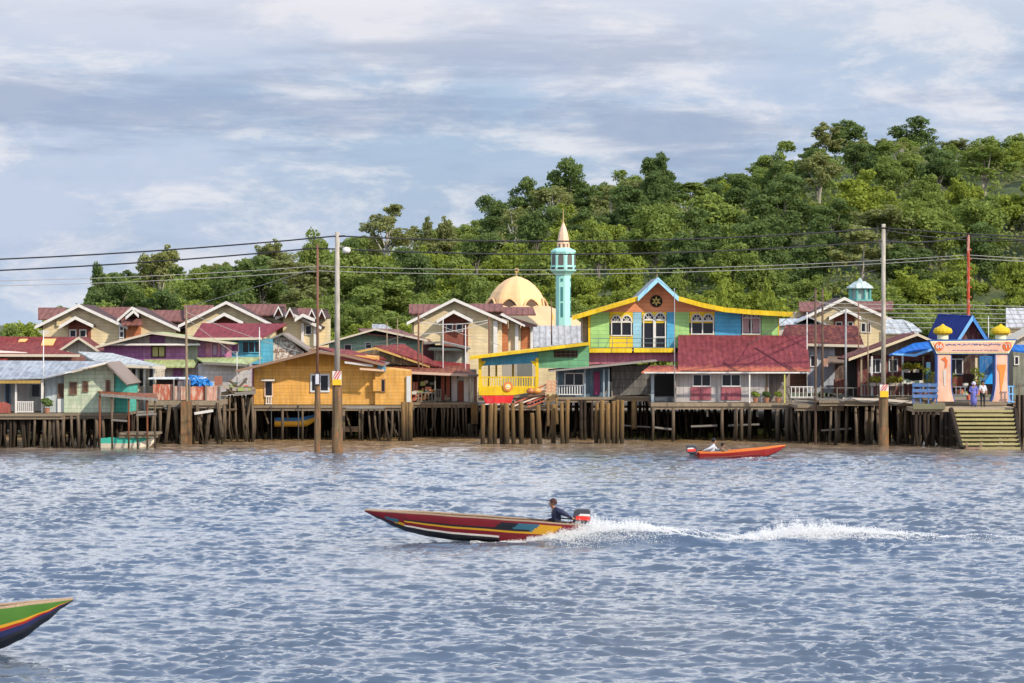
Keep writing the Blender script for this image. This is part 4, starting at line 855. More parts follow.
m3.box('wall', 434, 466, 347, 392, paint('peeling_white', (0.56, 0.53, 0.44), 'v', 0.4, 0.9, (0.18, 0.16, 0.12), streak=0.9), 0, 4); m3.box('wall', 422, 433.7, 343, 380, plain('dark_maroon_wall', (0.10, 0.03, 0.035)), 0.5, 4)
m3.gable([(424, 342.5), (442, 341.5), (470, 348)], GREYTIN, -1.0, 4, 0.08, GREYWOOD, 0.12); m3.box('post', 465, 468, 348, 380, WHITE, -.2, .2); m3.slope((432, 440, (345, 345)), (428, 462, (349, 350)), plain('dark_awning', (0.07, 0.08, 0.07)), 0, -1.4, name='awning'); m3.rows(424, 466, 392, 6, (0.3, 3), 3)
k1 = H('market_house', 'open-fronted house under a rusty red sheet roof, right of the orange house', 'house', 188.5, 440, zb=0.0)
k1.slope((396, 462, (364.5, 366)), (388, 478, (370.5, 374.5)), tin('rusty_red_sheet', (0.32, 0.07, 0.05), 0.75, axis=0, period=0.35), 3.5, -1.2, fascia=plain('pale_rust_trim', (0.50, 0.36, 0.28)))
k1.slope((428, 470, (360, 364)), (420, 470, (366, 369)), MAROON, 5, 3.2, name='roof')
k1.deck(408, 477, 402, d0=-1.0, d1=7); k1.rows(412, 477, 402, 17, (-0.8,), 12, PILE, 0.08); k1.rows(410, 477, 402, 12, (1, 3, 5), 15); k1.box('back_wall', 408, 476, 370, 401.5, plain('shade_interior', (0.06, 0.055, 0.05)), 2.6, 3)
for (x0, x1, y0, y1, m_, lb) in ((407, 412, 374, 403, WHITE, 'white'), (412.5, 418, 382, 401, paint('peeling_red', (0, 0, 0)), 'red'), (441, 444.5, 375, 401, REDBR, ''), (446, 450, 375, 397, REDBR, ''), (451.5, 457, 375, 401.5, paint('pale_lilac', (0, 0, 0)), ''), (458, 463.5, 381, 401.5, REDBR, ''), (464, 468.5, 375, 401.5, WHITE, '')):
    k1.box('wall_panel', x0, x1, y0, y1, m_, 0, 0.5)
k1.rail(434, 442, 389, 401, 4, GREYWOOD, -0.6); k1.rail(417, 434, 392, 401.5, 5, GREYWOOD, -0.7); k1.struts([(420, 399, 434, 390), (418, 401, 430, 397)], wood('orange_timber', (0.5, 0.22, 0.07)), -0.5, 0.07); k1.box('post', 435, 436, 372, 402, GREYWOOD, -.9, -.8)
def clutter(name, label, x, y, Y, cols, n, seed, w=0.9, hgt=0.6):
    rr = random.Random(seed); mb = MB(); X, Z = px(x, Y), pz(y, Y)
    for i in range(n):
        a, b = rr.uniform(-w, w), rr.uniform(0, hgt) * (i % 3) / 2; sx, sy, sz = rr.uniform(.07, .22), rr.uniform(.08, .2), rr.uniform(.08, .28); mb.box(X + a - sx, X + a + sx, Y - sy + i * .013, Y + sy + i * .013, Z + b, Z + b + sz, rr.randrange(len(cols)))
    o = mb.build(name, cols, None); setp(o, label, 'clutter'); return o
CLT = [plain('junk_a', (0.35, 0.30, 0.25)), plain('junk_b', (0.08, 0.12, 0.10)), plain('junk_c', (0.50, 0.18, 0.10)), plain('junk_d', (0.55, 0.55, 0.50)), plain('junk_e', (0.30, 0.35, 0.12))]
clutter('household_pile', 'pile of pots, boxes and tools on the open deck under the rusty roof', 426, 401.5, 188.2, CLT, 30, 3, 0.9, 1.2)
clutter('household_pile', 'heap of odds and ends on the collapsed walkway left of the orange house', 238, 391, 180.3, CLT, 22, 5, 0.8, 0.5)
# clutter hanging in the doorway area right of the market
k2 = H('lean_to', 'narrow patched lean-to between the market house and the yellow pavilion', 'shed', 187.5, 473, zb=0.0)
k2.box('wall_panel', 469.5, 474, 377, 402, paint('peeling_white', (0, 0, 0)), 0, .3); k2.box('wall_panel', 474.3, 477, 376, 402, paint('worn_brown_wall', (0, 0, 0)), 0.1, .4); k2.box('barrel_rack', 471, 478, 404, 424, LOG, -0.4, 0.2); k2.box('roof', 468, 480, 374.5, 376, GREYWOOD, -0.5, 1.5)
k2.piles([469, 472, 476], 424, PILE, -0.2, 0.1, 0.04)

# ============================================================ yellow and blue pavilion, stairs, dark blue shack
YELP = paint('yellow_paint', (0.74, 0.50, 0.012), None, wear=0.1, wearcol=(0.7, 0.6, 0.3)); BLUP = paint('blue_paint', (0.06, 0.30, 0.47), None, wear=0.1); GRNP = paint('green_paint', (0.15, 0.38, 0.20), 'h', 0.3, 0.1)
yp = H('river_pavilion', 'yellow, blue and red open pavilion with baluster railing on mooring logs', 'pavilion', 183, 520, zb=0.0)
yp.poly('beam', [(479, 366), (537.7, 363), (537.7, 351.5), (479, 358)], BLUP, 0, 0.2); yp.poly('end_wall', [(538, 368), (589, 368), (589, 345), (538, 351.5)], GRNP, 0, 4)
yp.poly('roof', [(470, 356.5), (589, 342.3), (589, 345), (470, 359.3)], YELP, -0.9, 5)
yp.box('vent', 554, 577.5, 350.3, 357.5, DARK, -0.04, -0.003, label='dark louvred vent'); yp.rail(554, 577.5, 350.6, 357.3, 5, plain('dark_trim', (0, 0, 0)), -0.03, 'vent_bars', 3, 0.03)
for x in (478.5, 535.5): yp.box('post', x, x + 3, 358, 394, YELP, -.1, .1); yp.poly('bracket', [(x + 3 if x < 500 else x, 361), (x + 8 if x < 500 else x - 5, 361), (x + 3 if x < 500 else x, 367)], YELP, -.05, .05)
for x in (495, 512): yp.box('post', x, x + 2, 358, 378, YELP, 3.4, 3.6)
yp.rail(481, 536, 376.5, 387.3, 22, YELP, 0, w=0.08); yp.poly('panel', [(479, 387.2), (538, 387.2), (538, 391), (514, 395), (479, 395.3)], YELP, -.15, -.03)
yp.poly('red_panel', [(482, 395.5), (514, 395.5), (511, 403.5), (486, 403.5)], paint('bright_red', (0.72, 0.03, 0.03), None, wear=0.15, wearcol=(.7, .3, .3)), -.4, -.2); yp.box('white_strip', 485, 511, 403.6, 404.5, WHITE, -.4, -.2)
eb = MB().disc(yp.X(508), 182.8, yp.Z(386.5), 0.30, 0.05, 20); em = eb.build('emblem', plain('emblem_orange', (0.62, 0.17, 0.06)), yp.r)
MB().disc(yp.X(508), 182.745, yp.Z(386.5), 0.19, 0.02, 16).build('emblem_centre', plain('emblem_gold', (0.80, 0.58, 0.18)), em); MB().prism([(yp.X(508) - .12, yp.Z(387.3)), (yp.X(508) + .12, yp.Z(387.3)), (yp.X(508), yp.Z(384.4))], 182.70, 182.72).build('emblem_mark', WHITE, em)
yp.deck(478, 545, 395.4, d0=-.1, d1=6); yp.rows(482, 545, 396, 8, (1, 3, 5), 33)
ws = H('wooden_stairs', 'red and white striped stairs climbing from the logs to the dark blue shack', 'stairs', 182.6, 535, zb=0.0)
for (a, b, c, d_, m_) in ((514, 402, 546, 390, 'bright_red'), (514, 405, 546, 393, 'white'), (527, 403, 548, 394.5, 'bright_red'), (530, 391, 548, 383, 'bright_red'), (530, 394, 548, 386, 'white'), (528, 406, 545, 399.5, 'bright_red')):
    ws.poly('stringer', [(a, b), (c, d_), (c, d_ + 1.6), (a, b + 1.6)], paint('faded_red_stair', (0.50, 0.10, 0.05), wear=.4) if m_ != 'white' else plain('stair_cream', (0.66, 0.5, 0.4)), -.3 + .07 * (a % 3), -.25 + .07 * (a % 3))
ws.rail(546, 556.5, 380.5, 392, 3, paint('peach_slats', (0.66, 0.34, 0.20)), -.3, 'gate', 4, .1); ws.struts([(528, 395, 545, 393)], plain('dark_trim', (0, 0, 0)), -.2, .2, 'landing'); ws.deck(512, 558, 405, d0=0, d1=2); ws.struts([(550, 402, 558, 395), (545, 402, 554, 394.5), (548, 394, 548, 426), (556, 396, 557, 424)], LOG, -.35, .09, 'prop')
ws.rows(514, 557, 405, 6, (.4, 1.6), 3)
for i, (x, col) in enumerate(((530.5, (0.42, 0.16, 0.07)), (537, (0.70, 0.30, 0.06)))):
    j = MB().lathe([(.10, ws.Z(393.6)), (.27, ws.Z(392)), (.28, ws.Z(389.8)), (.14, ws.Z(388.6)), (.16, ws.Z(388))], ws.X(x), 182.3, 14).build('clay_jar', plain('jar_%d' % i, col, .4), None, smooth=True); setp(j, ['dark brown clay jar on the landing by the red stairs', 'orange clay jar on the landing by the red stairs'][i], 'jar')
SHB = paint('slate_blue_boards', (0.10, 0.17, 0.23), 'v', 0.3, 0.3, (0.25, 0.3, 0.32))
bs = H('dark_blue_shack', 'dark slate blue shack with a flat grey roof and white railing beneath the colourful house', 'house', 183.6, 580, zb=0.0)
bs.poly('wall', [(557, 398), (610, 398), (610, 367), (557, 370)], SHB, 0.6, 5); bs.poly('roof', [(549, 370), (655, 359.5), (657, 361), (604, 366.5), (549, 371.5)], plain('flat_grey_roof', (0.25, 0.22, 0.20)), -1.2, 4)
bs.win(565.5, 583, 374, 385, 2, WHITEFR, d=.6); bs.box('door', 594, 600, 372, 395, plain('purple_door', (0.22, 0.03, 0.10)), .5, .59); bs.rail(558, 584, 385, 395, 10, WHITEFR, 0); bs.deck(556, 612, 397, d0=-.2, d1=7)
for x in (556.5, 584, 603, 608): bs.box('post', x, x + 1.6, 369, 397, plain('slate_post', (0.26, 0.32, 0.36)), -.15, 0)
bs.piles([581, 585, 592, 610, 612], 397, DARKPILE, -.1, .13, .02); bs.rows(558, 612, 397, 8, (1, 3, 5), 5)
gs = H('grey_plank_shed', 'patched dark grey plank shed between the blue shack and the maroon-roofed ground floor', 'shed', 184.5, 632, zb=0.0)
gs.poly('wall', [(612, 396), (650, 394), (656, 380), (650, 365), (611, 366.5)], paint('grey_planks', (0.13, 0.125, 0.115), 'h', 0.55, 0.7, (0.24, 0.23, 0.21), streak=.5), 0, 4); gs.struts([(604, 396, 610, 382), (612, 400, 611, 382), (651, 394, 657, 366)], GREYWOOD, -.3, .07, 'post'); gs.rows(612, 652, 395, 6, (.3, 2, 4), 7); gs.deck(611, 652, 396, d0=-.1, d1=5)
gs.piles([633.5], 396, LOG, -.8, .2, 0, bottom=0.7); gs.struts([(620, 425, 650, 427), (648, 396, 654, 424)], GREYWOOD, -.4, .05)
# mooring logs (dolphins) standing free in the water
def logs(xs, label, group, y0s, Y, r=0.2, seed=1, lean=0.03):
    rr = random.Random(seed)
    for i, x in enumerate(xs):
        X = px(x, Y); zt = pz(y0s[i], Y); q = r * .66 * rr.uniform(.85, 1.15); yy = Y + rr.uniform(-.35, .35); l = rr.uniform(-lean, lean) * 6
        nth = ['leftmost', 'second from left', 'third from left', 'fourth from left', 'fifth from left', 'sixth from left', 'rightmost']; nm = nth[-1] if i == len(xs) - 1 else nth[i]
        o = MB().tube([(X + l, yy, -1.8), (X + l * .3, yy, .8), (X, yy, zt - .05), (X, yy, zt)], [q * 1.08, q * 1.02, q, q * .88], 12).build('mooring_log', LOG, None, smooth=False); setp(o, '%s, %s' % (label, nm), 'log', group)
logs([483, 491, 495.3, 502, 506.5, 512.5, 521], 'thick timber log standing in the water under the pavilion', 'mooring logs under the yellow pavilion', [404, 404, 403, 403, 403, 403, 402], 176.5, .22, 3)
logs([532, 538], 'short leaning log in front of the red stairs', 'mooring logs by the red stairs', [413, 405], 176.2, .2, 5, .04)
logs([553.5, 561.5, 567.5], 'log standing under the dark blue shack', 'mooring logs under the blue shack', [404, 402, 399.5], 178, .2, 6, .05)
logs([597, 602, 607.5, 613.5, 617.5, 622], 'log in the tight row before the grey plank shed', 'mooring logs before the grey shed', [403, 400, 403, 401, 400, 400], 177.5, .21, 8, .015)

# ============================================================ the colourful house
def cp_(name, col): return paint(name, col, 'h', 0.26, 0.08, tuple(min(1, c * 1.3 + .05) for c in col), streak=0.1)
LG, YE, SB, OR = cp_('lime_boards', (0.36, 0.62, 0.22)), cp_('yellow_boards', (0.85, 0.60, 0.03)), cp_('azure_boards', (0.10, 0.42, 0.66)), cp_('orange_gable', (0.80, 0.31, 0.15))
PB = cp_('pale_azure', (0.32, 0.58, 0.70))
ch = H('colourful_house', 'big two-storey house painted green, yellow, blue and orange with a blue-edged gable', 'house', 184.8, 690, zb=0.0)
ch.poly('gable_wall', [(590, 310.3), (790, 310.3), (724, 309), (677, 297), (657, 279.5), (637, 297), (590, 308)], OR, -.02, 8) if False else ch.poly('gable_wall', [(589, 312), (786, 312), (724, 309), (677, 298), (657, 280), (637, 298), (589, 311)], OR, -.03, 8)
def pan(x0, x1, y0, y1, m, d=0): ch.box('wall_panel', x0, x1, y0, y1, m, d, .4)
for a in ((588.3, 590.3, 312.2, 350, YELP), (590.5, 609.3, 311.2, 348, LG), (609.5, 632.8, 310.6, 316, YE), (609.5, 632.8, 335, 348, YE), (633, 641.5, 310.8, 348, PB), (641.8, 666.5, 310.6, 315.5, YE), (666.8, 675, 310.8, 348, SB), (675.2, 689.3, 310.8, 348, LG), (689.5, 714.5, 309.9, 315, YE), (689.5, 714.5, 333.5, 337, YE), (714.7, 741, 310.8, 337, SB), (761.3, 778, 312.6, 337, LG), (741.2, 761, 334, 337, YE), (778.2, 779.3, 313, 337, YELP)): pan(*a)
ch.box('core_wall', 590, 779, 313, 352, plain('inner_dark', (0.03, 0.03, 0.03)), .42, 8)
def archwin(x0, x1, y0, y1, ya, door=False, pane=None):
    """double window with two fan arches"""
    f = MB(); X0, X1, Z0, Z1, ZA = ch.X(x0), ch.X(x1), ch.Z(y1), ch.Z(y0), ch.Z(ya); Y = ch.Y; m_ = (X0 + X1) / 2; w = (X1 - X0) / 4
    for x in (X0, m_ - .035, X1 - .07): f.box(x, x + .07, Y - .05, Y + .03, Z0, ZA)
    f.box(X0 + .07, X1 - .07, Y - .051, Y + .02, ZA - .04, ZA + .04)
    if door: f.box(m_ - .09, m_ + .09, Y - .055, Y + .02, Z0, ZA); f.box(m_ + .09, X1 - .07, Y - .04, Y + .02, (Z0 + ZA) / 2 - .25, (Z0 + ZA) / 2 - .18)
    f.box(X0, X1, Y - .06, Y + .03, Z0 - .07, Z0)
    for c in (X0 + w, X1 - w):
        for q in range(5): a = math.pi * (q + .0) / 4; f.tube([(c, Y - .02, ZA + .04), (c + w * .92 * math.cos(a), Y - .02, ZA + .04 + (Z1 - ZA) * .92 * math.sin(a))], .02, 4)
        f.tube([(c + w * .93 * math.cos(math.pi * q / 10), Y - .03, ZA + .04 + (Z1 - ZA) * .93 * math.sin(math.pi * q / 10)) for q in range(11)], .05, 5)
        f.tube([(c + w * .4 * math.cos(math.pi * q / 6), Y - .03, ZA + .04 + (Z1 - ZA) * .4 * math.sin(math.pi * q / 6)) for q in range(7)], .02, 4)
    fo = f.build('door' if door else 'window', WHITE, ch.r); g = MB().box(X0 + .02, X1 - .02, Y + .06, Y + .1, Z0, ZA)
    for c in (X0 + w, X1 - w): g.prism([(c + w * .93 * math.cos(math.pi * q / 10), ZA + (Z1 - ZA) * .93 * math.sin(math.pi * q / 10)) for q in range(11)], Y - .015, Y + .05)
    g.build('pane', pane or GLASS, fo); return fo, (X0, X1, Z0, Z1, ZA, Y)
# yellow fields behind the arches
for (a, b) in ((609.5, 632.8), (641.8, 666.5), (689.5, 714.5), (741.2, 761)): ch.box('arch_field', a, b, 314.5, 323, YE, .02, .4) if a != 741.2 else ch.box('arch_field', a, b, 312.4, 320, paint('brown_arch_field', (0.20, 0.10, 0.07)), .02, .4)
archwin(611, 632, 315.5, 335, 322); archwin(643, 666, 312.8, 347.5, 320, True); archwin(691, 714, 314, 333.5, 321)
w4, (X0, X1, Z0, Z1, ZA, Yw) = archwin(742, 760.5, 312.5, 333.5, 318)
cu = MB(); n = 14
for side in (0, 1):
    xa, xb = (X0 + .1, X0 + .52) if side == 0 else (X1 - .52, X1 - .1)
    for k in range(6): x = xa + (xb - xa) * k / 6; cu.tube([(x, Yw + .02, ZA), (x + (.06 if side else -.06), Yw + .02, (ZA + Z0) / 2), (x, Yw + .02, Z0 + .05)], .045, 5)
cu.build('curtain', plain('mauve_curtain', (0.40, 0.26, 0.26)), w4)
# roof: three planes each side of the raised peak, with painted boards
ch.gable([(572, 316), (637.5, 296.5)], GREYTIN, -1.1, 8, .1, YELP, .28); ch.gable([(676.5, 296.5), (700, 303), (724, 308), (750, 310.3), (791, 312.6)], GREYTIN, -1.1, 8, .1, YELP, .28)
ch.gable([(637, 297), (657, 277.8), (677.5, 297)], GREYTIN, -1.25, 8, .1, plain('pale_blue_trim', (0.30, 0.60, 0.78)), .30, name='peak_roof')
vt = MB().disc(ch.X(656.2), ch.Y - .035, ch.Z(301.2), .40, .05, 20).build('round_vent', DARK, ch.r)
st = MB(); cx_, cz_ = ch.X(656.2), ch.Z(301.2)
for k in range(6): a = k * math.pi / 3 + math.pi / 2; st.prism([(cx_ + .34 * math.cos(a), cz_ + .34 * math.sin(a)), (cx_ + .15 * math.cos(a + .5), cz_ + .15 * math.sin(a + .5)), (cx_ + .05 * math.cos(a), cz_ + .05 * math.sin(a)), (cx_ + .15 * math.cos(a - .5), cz_ + .15 * math.sin(a - .5))], ch.Y - .11 - k * .003, ch.Y - .09 - k * .003)
st.build('vent_star', plain('vent_gold', (0.55, 0.42, 0.12)), vt)
ch.box('balcony_edge', 589, 631.5, 348.3, 352.5, YELP, -.7, -.02); ch.box('balcony_edge', 633.5, 674.5, 348.1, 352.3, YELP, -.7, -.02); ch.box('balcony_floor', 589, 675, 349.2, 351, DECK, -.69, .3)
ch.rail(591, 676, 338, 348.2, 6, plain('thin_rail', (0.12, 0.16, 0.18)), -.65, bars=3, w=.035)
ch.poly('pink_band', [(589, 352.7), (680, 352.7), (680, 362), (660, 361), (589, 364.5)], paint('rose_sheet', (0.46, 0.15, 0.22), 'v', 0.5, 0.1), -.1, 6)
ch.box('side_wall', 583, 588, 316, 342, paint('grey_side', (0.35, 0.28, 0.22), 'h', .3, .4), 1, 6)
BR = tin('big_rose_sheet', (0.37, 0.085, 0.105), 0.10, axis=0, period=0.33, ribdark=0.16, fade=0.2, fadecol=(0.50, 0.15, 0.17), rustcol=(0.34, 0.10, 0.06), lowrust=(pz(372.5, 181.5), pz(366, 181.5), (0.50, 0.17, 0.09)))
ch.slope((678, 807, (335, 335.5)), (678, 810, (370.5, 371)), BR, -.1, -3.2, .07, label='large rose-red sheet roof with a rusty lower edge'); ch.slope((650, 684, (365.5, 365.5)), (641, 679, (372.5, 372.5)), BR, -2.3, -3.5, .06, name='low_roof', label='rusty left extension of the rose-red roof')
YL = 182.6; lo = H('ground_floor_house', 'white and pink ground floor house under the large rose-red roof, on piles', 'house', YL, 730, zb=0.0)
WV = paint('white_vboards', (0.52, 0.49, 0.48), 'v', .3, .2); PKV = paint('pink_vboards', (0.38, 0.11, 0.14), 'v', .3, .2)
lo.box('wall', 676, 769, 372.5, 402, WV, 0, 5); lo.box('wall', 769.3, 792, 373, 402, paint('beige_shade', (0.36, 0.31, 0.28), 'v', .3), 1.4, 5)
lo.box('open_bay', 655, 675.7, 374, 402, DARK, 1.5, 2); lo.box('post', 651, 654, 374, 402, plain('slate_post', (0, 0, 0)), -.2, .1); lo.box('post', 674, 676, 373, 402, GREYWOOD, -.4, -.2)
lo.box('counter', 655, 674, 396.5, 401.5, plain('dark_counter', (0.07, 0.08, 0.09)), 0, .8)
for (x0, x1) in ((693.5, 710), (722.5, 739.8)): lo.win(x0, x1, 375, 385.6, 2, WHITEFR)
for (x0, x1) in ((690.5, 711), (721, 741)): lo.box('dado', x0, x1, 387.2, 400, PKV, -.06, -.004)
lo.box('eave_board', 643, 806, 371.5, 373, WHITE, -1.5, -1.4)
for x in (747.2, 782): lo.box('post', x, x + 1.3, 372.5, 404, WHITE if x < 760 else plain('yellow_green_post', (0.45, 0.45, 0.10)), -1.4, -1.28)
lo.box('door_recess', 765.5, 767.5, 374, 402, plain('dark_trim', (0, 0, 0)), -.05, -.004)
lo.deck(650, 793, 402.3, d0=-1.6, d1=8, t=.22); lo.piles([652, 672, 720.5, 747.5, 786], 404, PILE, -1.5, .13, .02, seed=41); lo.piles([733.5, 739.5, 775, 784.5, 789], 405, PILE, -1.7, .15, .04, seed=43)
lo.rows(656, 792, 404, 14, (1, 3, 5, 7), 45); lo.struts([(786, 388, 798, 438), (780, 382, 790, 400), (690, 426, 716, 425), (727, 425, 758, 424), (654, 427, 672, 429), (706, 404, 706.4, 416), (755, 404, 756, 416)], GREYWOOD, -1.0, .07)
for i, (x, sd_) in enumerate(((755.5, 1), (766.5, 2), (778, 3))):
    pt = empty('potted_plant', (px(x, 181.4), 181.4, pz(402.3, 181.4)), ['bright green potted plant left of the doorway below the rose-red roof', 'dull green potted plant in the middle below the rose-red roof', 'bright yellow-green potted plant by the yellow post below the rose-red roof'][i], 'plant', 'potted plants below the rose-red roof'); pot_plant(pt, px(x, 181.4), 181.4, pz(402.3, 181.4), .22, LEAF[0 if i == 1 else 2], sd_)

# ============================================================ plank platform added to darken the space under the houses
rw = H('shade_platform', 'long plank platform on dark piles, added to darken the space under the houses', 'platform', 190, 500, zb=0.0)
rwd = MB().box(px(-120, 190), px(1150, 190), 189.8, 212.5, 1.86, 2.02).build('deck', DECK, rw.r)
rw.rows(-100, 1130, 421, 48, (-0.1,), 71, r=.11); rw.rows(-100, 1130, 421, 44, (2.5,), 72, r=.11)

# ============================================================ right side
MR = tin('old_maroon_sheet', (0.22, 0.045, 0.045), 0.45, axis=0, period=0.38, fade=0.4, fadecol=(0.32, 0.12, 0.10))
r1 = H('red_roofed_house', 'low house with a streaked maroon roof and pale blue-grey wall right of the rose-red roof', 'house', 190, 822, 'low houses with maroon sheet roofs', 0.2)
r1.slope((786, 857, (324.5, 325.5)), (778, 864, (343, 345)), MR, 4.5, -.8, fascia=plain('dull_trim', (0, 0, 0)))
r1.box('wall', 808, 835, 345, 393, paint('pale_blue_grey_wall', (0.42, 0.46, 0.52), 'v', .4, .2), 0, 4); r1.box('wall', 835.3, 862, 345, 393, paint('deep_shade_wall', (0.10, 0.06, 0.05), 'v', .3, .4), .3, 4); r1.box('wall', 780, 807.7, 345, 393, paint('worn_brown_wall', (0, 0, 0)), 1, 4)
r1.box('red_counter', 833, 858, 379, 393, paint('brick_red', (0.26, 0.07, 0.04), wear=.3), -1.2, -.4); r1.slope((828, 850, 356), (826, 848, 362), plain('old_brown_roof', (0, 0, 0)), -.2, -1.6, name='awning'); r1.box('cabinet', 800, 807, 357, 373, CLT[2], -.6, 0); r1.win(811, 817, 356, 366, 1, WHITEFR)
r1.box('red_letterbox', 817.5, 824, 358, 366, paint('peeling_pink', (0, 0, 0)), -2.5, -2.2)
r2 = H('white_roofed_house', 'low house with a white tin roof behind the right tan gable', 'house', 206, 902, zb=0.6)
WT = tin('white_sheet', (0.9, 0.96, 1.0), 0.03, axis=0, period=0.5)
r2.slope((886, 903, 319.5), (884, 919, (333, 333)), WT, 4, 0); r2.slope((903, 912, (319.5, 323)), (912, 922, 331), WT, 3.9, 0.2, label='right slope of the white roof'); r2.box('wall', 886, 917, 332, 393, TANW, .4, 4)
r3 = H('white_roofed_house', 'low house with a white tin roof beside the end of the yellow roof', 'house', 203, 797, zb=0.6)
r3.slope((779, 812, 318.5), (778, 820, 324.5), WT, 4, 0); r3.box('wall', 779, 818, 324, 393, PALEW, .3, 4); r3.gable([(796, 322), (808, 316.5), (826, 324)], WT, -.5, 4, .08)
r4 = H('grey_roofed_house', 'house with a ribbed light grey roof at the far right edge above the gate', 'house', 210, 1030, zb=0.6)
r4.slope((1006, 1090, 308), (1006, 1090, 327), tin('light_ribbed_grey', (0.9, 0.92, 0.95), 0.03, axis=0, period=.55, ribdark=.5), 3, -.4); r4.box('wall', 1008, 1090, 327, 392, TANW, 0, 4)
r5 = H('beige_house', 'beige house with a dark lower wall right of the gate', 'house', 186, 1030, zb=0.2)
r5.box('wall', 1013, 1090, 345, 400, paint('grey_green_wall', (0.22, 0.23, 0.18), 'v', .3, .4), 0, 4); r5.poly('upper_wall', [(1013, 346), (1090, 346), (1090, 334), (1030, 334), (1013, 341)], PALEW, -.1, 3.8); r5.gable([(1008, 342), (1034, 328), (1100, 334)], plain('beige_roof', (0.52, 0.46, 0.36)), -.8, 4, .1); r5.win(1015, 1018, 357, 364, 1, WHITE); r5.rows(1013, 1090, 400, 9, (.3, 3), 5); r5.deck(1010, 1090, 400.5)
hg = H('maroon_veranda_house', 'maroon-roofed wooden house with planter boxes left of the blue awning', 'house', 181, 890, 'low houses with maroon sheet roofs', 0.0)
hg.poly('gable_wall', [(872, 355), (935, 355), (935, 346), (914, 335), (872, 352)], paint('brown_grey_slats', (0.30, 0.23, 0.17), 'v', .3, .4), 0, 5)
hg.gable([(846, 358.5), (914, 333.5), (942, 346)], MAROONY, -1.4, 5, .12, plain('cream_trim', (0.60, 0.50, 0.34)), .14); hg.slope((847, 914, (353, 331)), (846, 914, (358, 333.6)), MR, 5.2, -1.3, .05, name='upper_sheet')
hg.poly('wall', [(858, 396), (935, 396), (935, 355.2), (866, 355.2), (858, 357)], paint('dark_red_wall', (0.19, 0.05, 0.045), 'v', .3, .3), .1, 5); hg.box('door_recess', 846, 857.7, 358, 396, DARK, .6, 1)
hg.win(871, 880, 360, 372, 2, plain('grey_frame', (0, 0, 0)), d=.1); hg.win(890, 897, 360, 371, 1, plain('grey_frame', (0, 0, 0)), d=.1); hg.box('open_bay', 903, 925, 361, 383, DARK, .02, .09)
for x in (858.5, 869, 889.5, 899.5, 920): hg.box('post', x, x + 1.7, 356, 396, WHITE if x in (869, 899.5) else wood('tan_post', (0.45, 0.36, 0.24)), -1.1, -.95)
hg.rail(860, 912, 384, 396, 12, GREYWOOD, -1.2, w=.05); hg.deck(844, 935, 397, d0=-1.6, d1=7); hg.rows(846, 935, 398, 13, (.5, 3, 5), 35)
YLEAF = leafmat('leaf_yellow_pot', (0.34, 0.33, 0.05))
for i, (x, n_) in enumerate(((873, 3), (880, 3), (892, 3), (898.5, 2), (907, 4), (916, 4))):
    hgp = empty('planter', (px(x, 179.6), 179.6, hg.Z(384)), ['leftmost yellow-leaved planter on the veranda rail beside the right pale pole', 'second yellow-leaved planter, just left of the right pale pole', 'yellow-leaved planter just right of the right pale pole', 'small yellow-leaved planter beside the white veranda post', 'leafy green hanging planter under the left blue awning', 'leafy green hanging planter nearest the gate'][i], 'plant', 'planters along the veranda')
    z_ = hg.Z(385.5) if i < 4 else hg.Z(372)
    MB().box(px(x - 3, 179.6), px(x + 3, 179.6), 179.5, 179.75, z_, z_ + .2).build('box', CLT[0], hgp)
    V, Q = leaf_quads(np.array([(-.18, 0, .35), (.05, 0, .45), (.25, 0, .33)]), np.array([.22, .25, .2]), 130, .055, i)
    link_mesh('leaves', np_mesh('leaves', V + (np.array([px(x, 179.6), 179.6, z_]) - np.array(ORG[hgp])), Q, YLEAF), hgp)
clutter('household_pile', 'white bowls and jars on the veranda bench under the left blue awning', 913, 384, 179.3, [CLT[3], WHITE, CLT[1]], 12, 8, .6, .15)
# long boardwalk from the rose-roofed house to the gate
bw = H('boardwalk', 'long plank boardwalk on many piles between the rose-roofed house and the gate jetty', 'boardwalk', 178.5, 850, zb=0.0)
bw.deck(793, 842, 404.5, d0=-1, d1=5, t=.18); bw.deck(815, 914, 399.5, d0=-2.5, d1=5, t=.14); bw.poly('edge_beam', [(838, 396.5), (880, 397.5), (914, 400.5), (914, 403), (880, 400), (838, 398)], plain('pale_beam', (0.55, 0.48, 0.40)), -2.7, -2.55)
bw.rail(790, 814, 386.5, 398, 6, WHITE, .4, w=.05); bw.rail(795, 860, 388, 400, 8, GREYWOOD, 1.4, w=.05)
bw.piles([827, 832, 851, 862, 868, 873, 893, 901, 909], 402, PILE, -2.2, .11, .08, seed=51); bw.piles([797, 803, 808, 838, 845, 857], 405, PILE, -.8, .11, .06, seed=54); bw.rows(794, 914, 403, 22, (.6, 2.4, 4.2), 53); bw.struts([(793, 400, 814, 402), (820, 430, 850, 428)], GREYWOOD, -.8, .06)
bw.piles([896, 866, 903], 408, LOG, -1.6, .2, .04, seed=55)
hose = MB().tube([(px(x, 176), 175.6, pz(y, 176)) for x, y in ((812, 396), (822, 400), (832, 398), (842, 401), (850, 398.5), (860, 401), (868, 402), (880, 400), (895, 404), (910, 401))], .035, 5).build('water_hose', plain('pale_hose', (0.16, 0.15, 0.14)), None); setp(hose, 'thin pale hose sagging along the front of the boardwalk', 'hose')
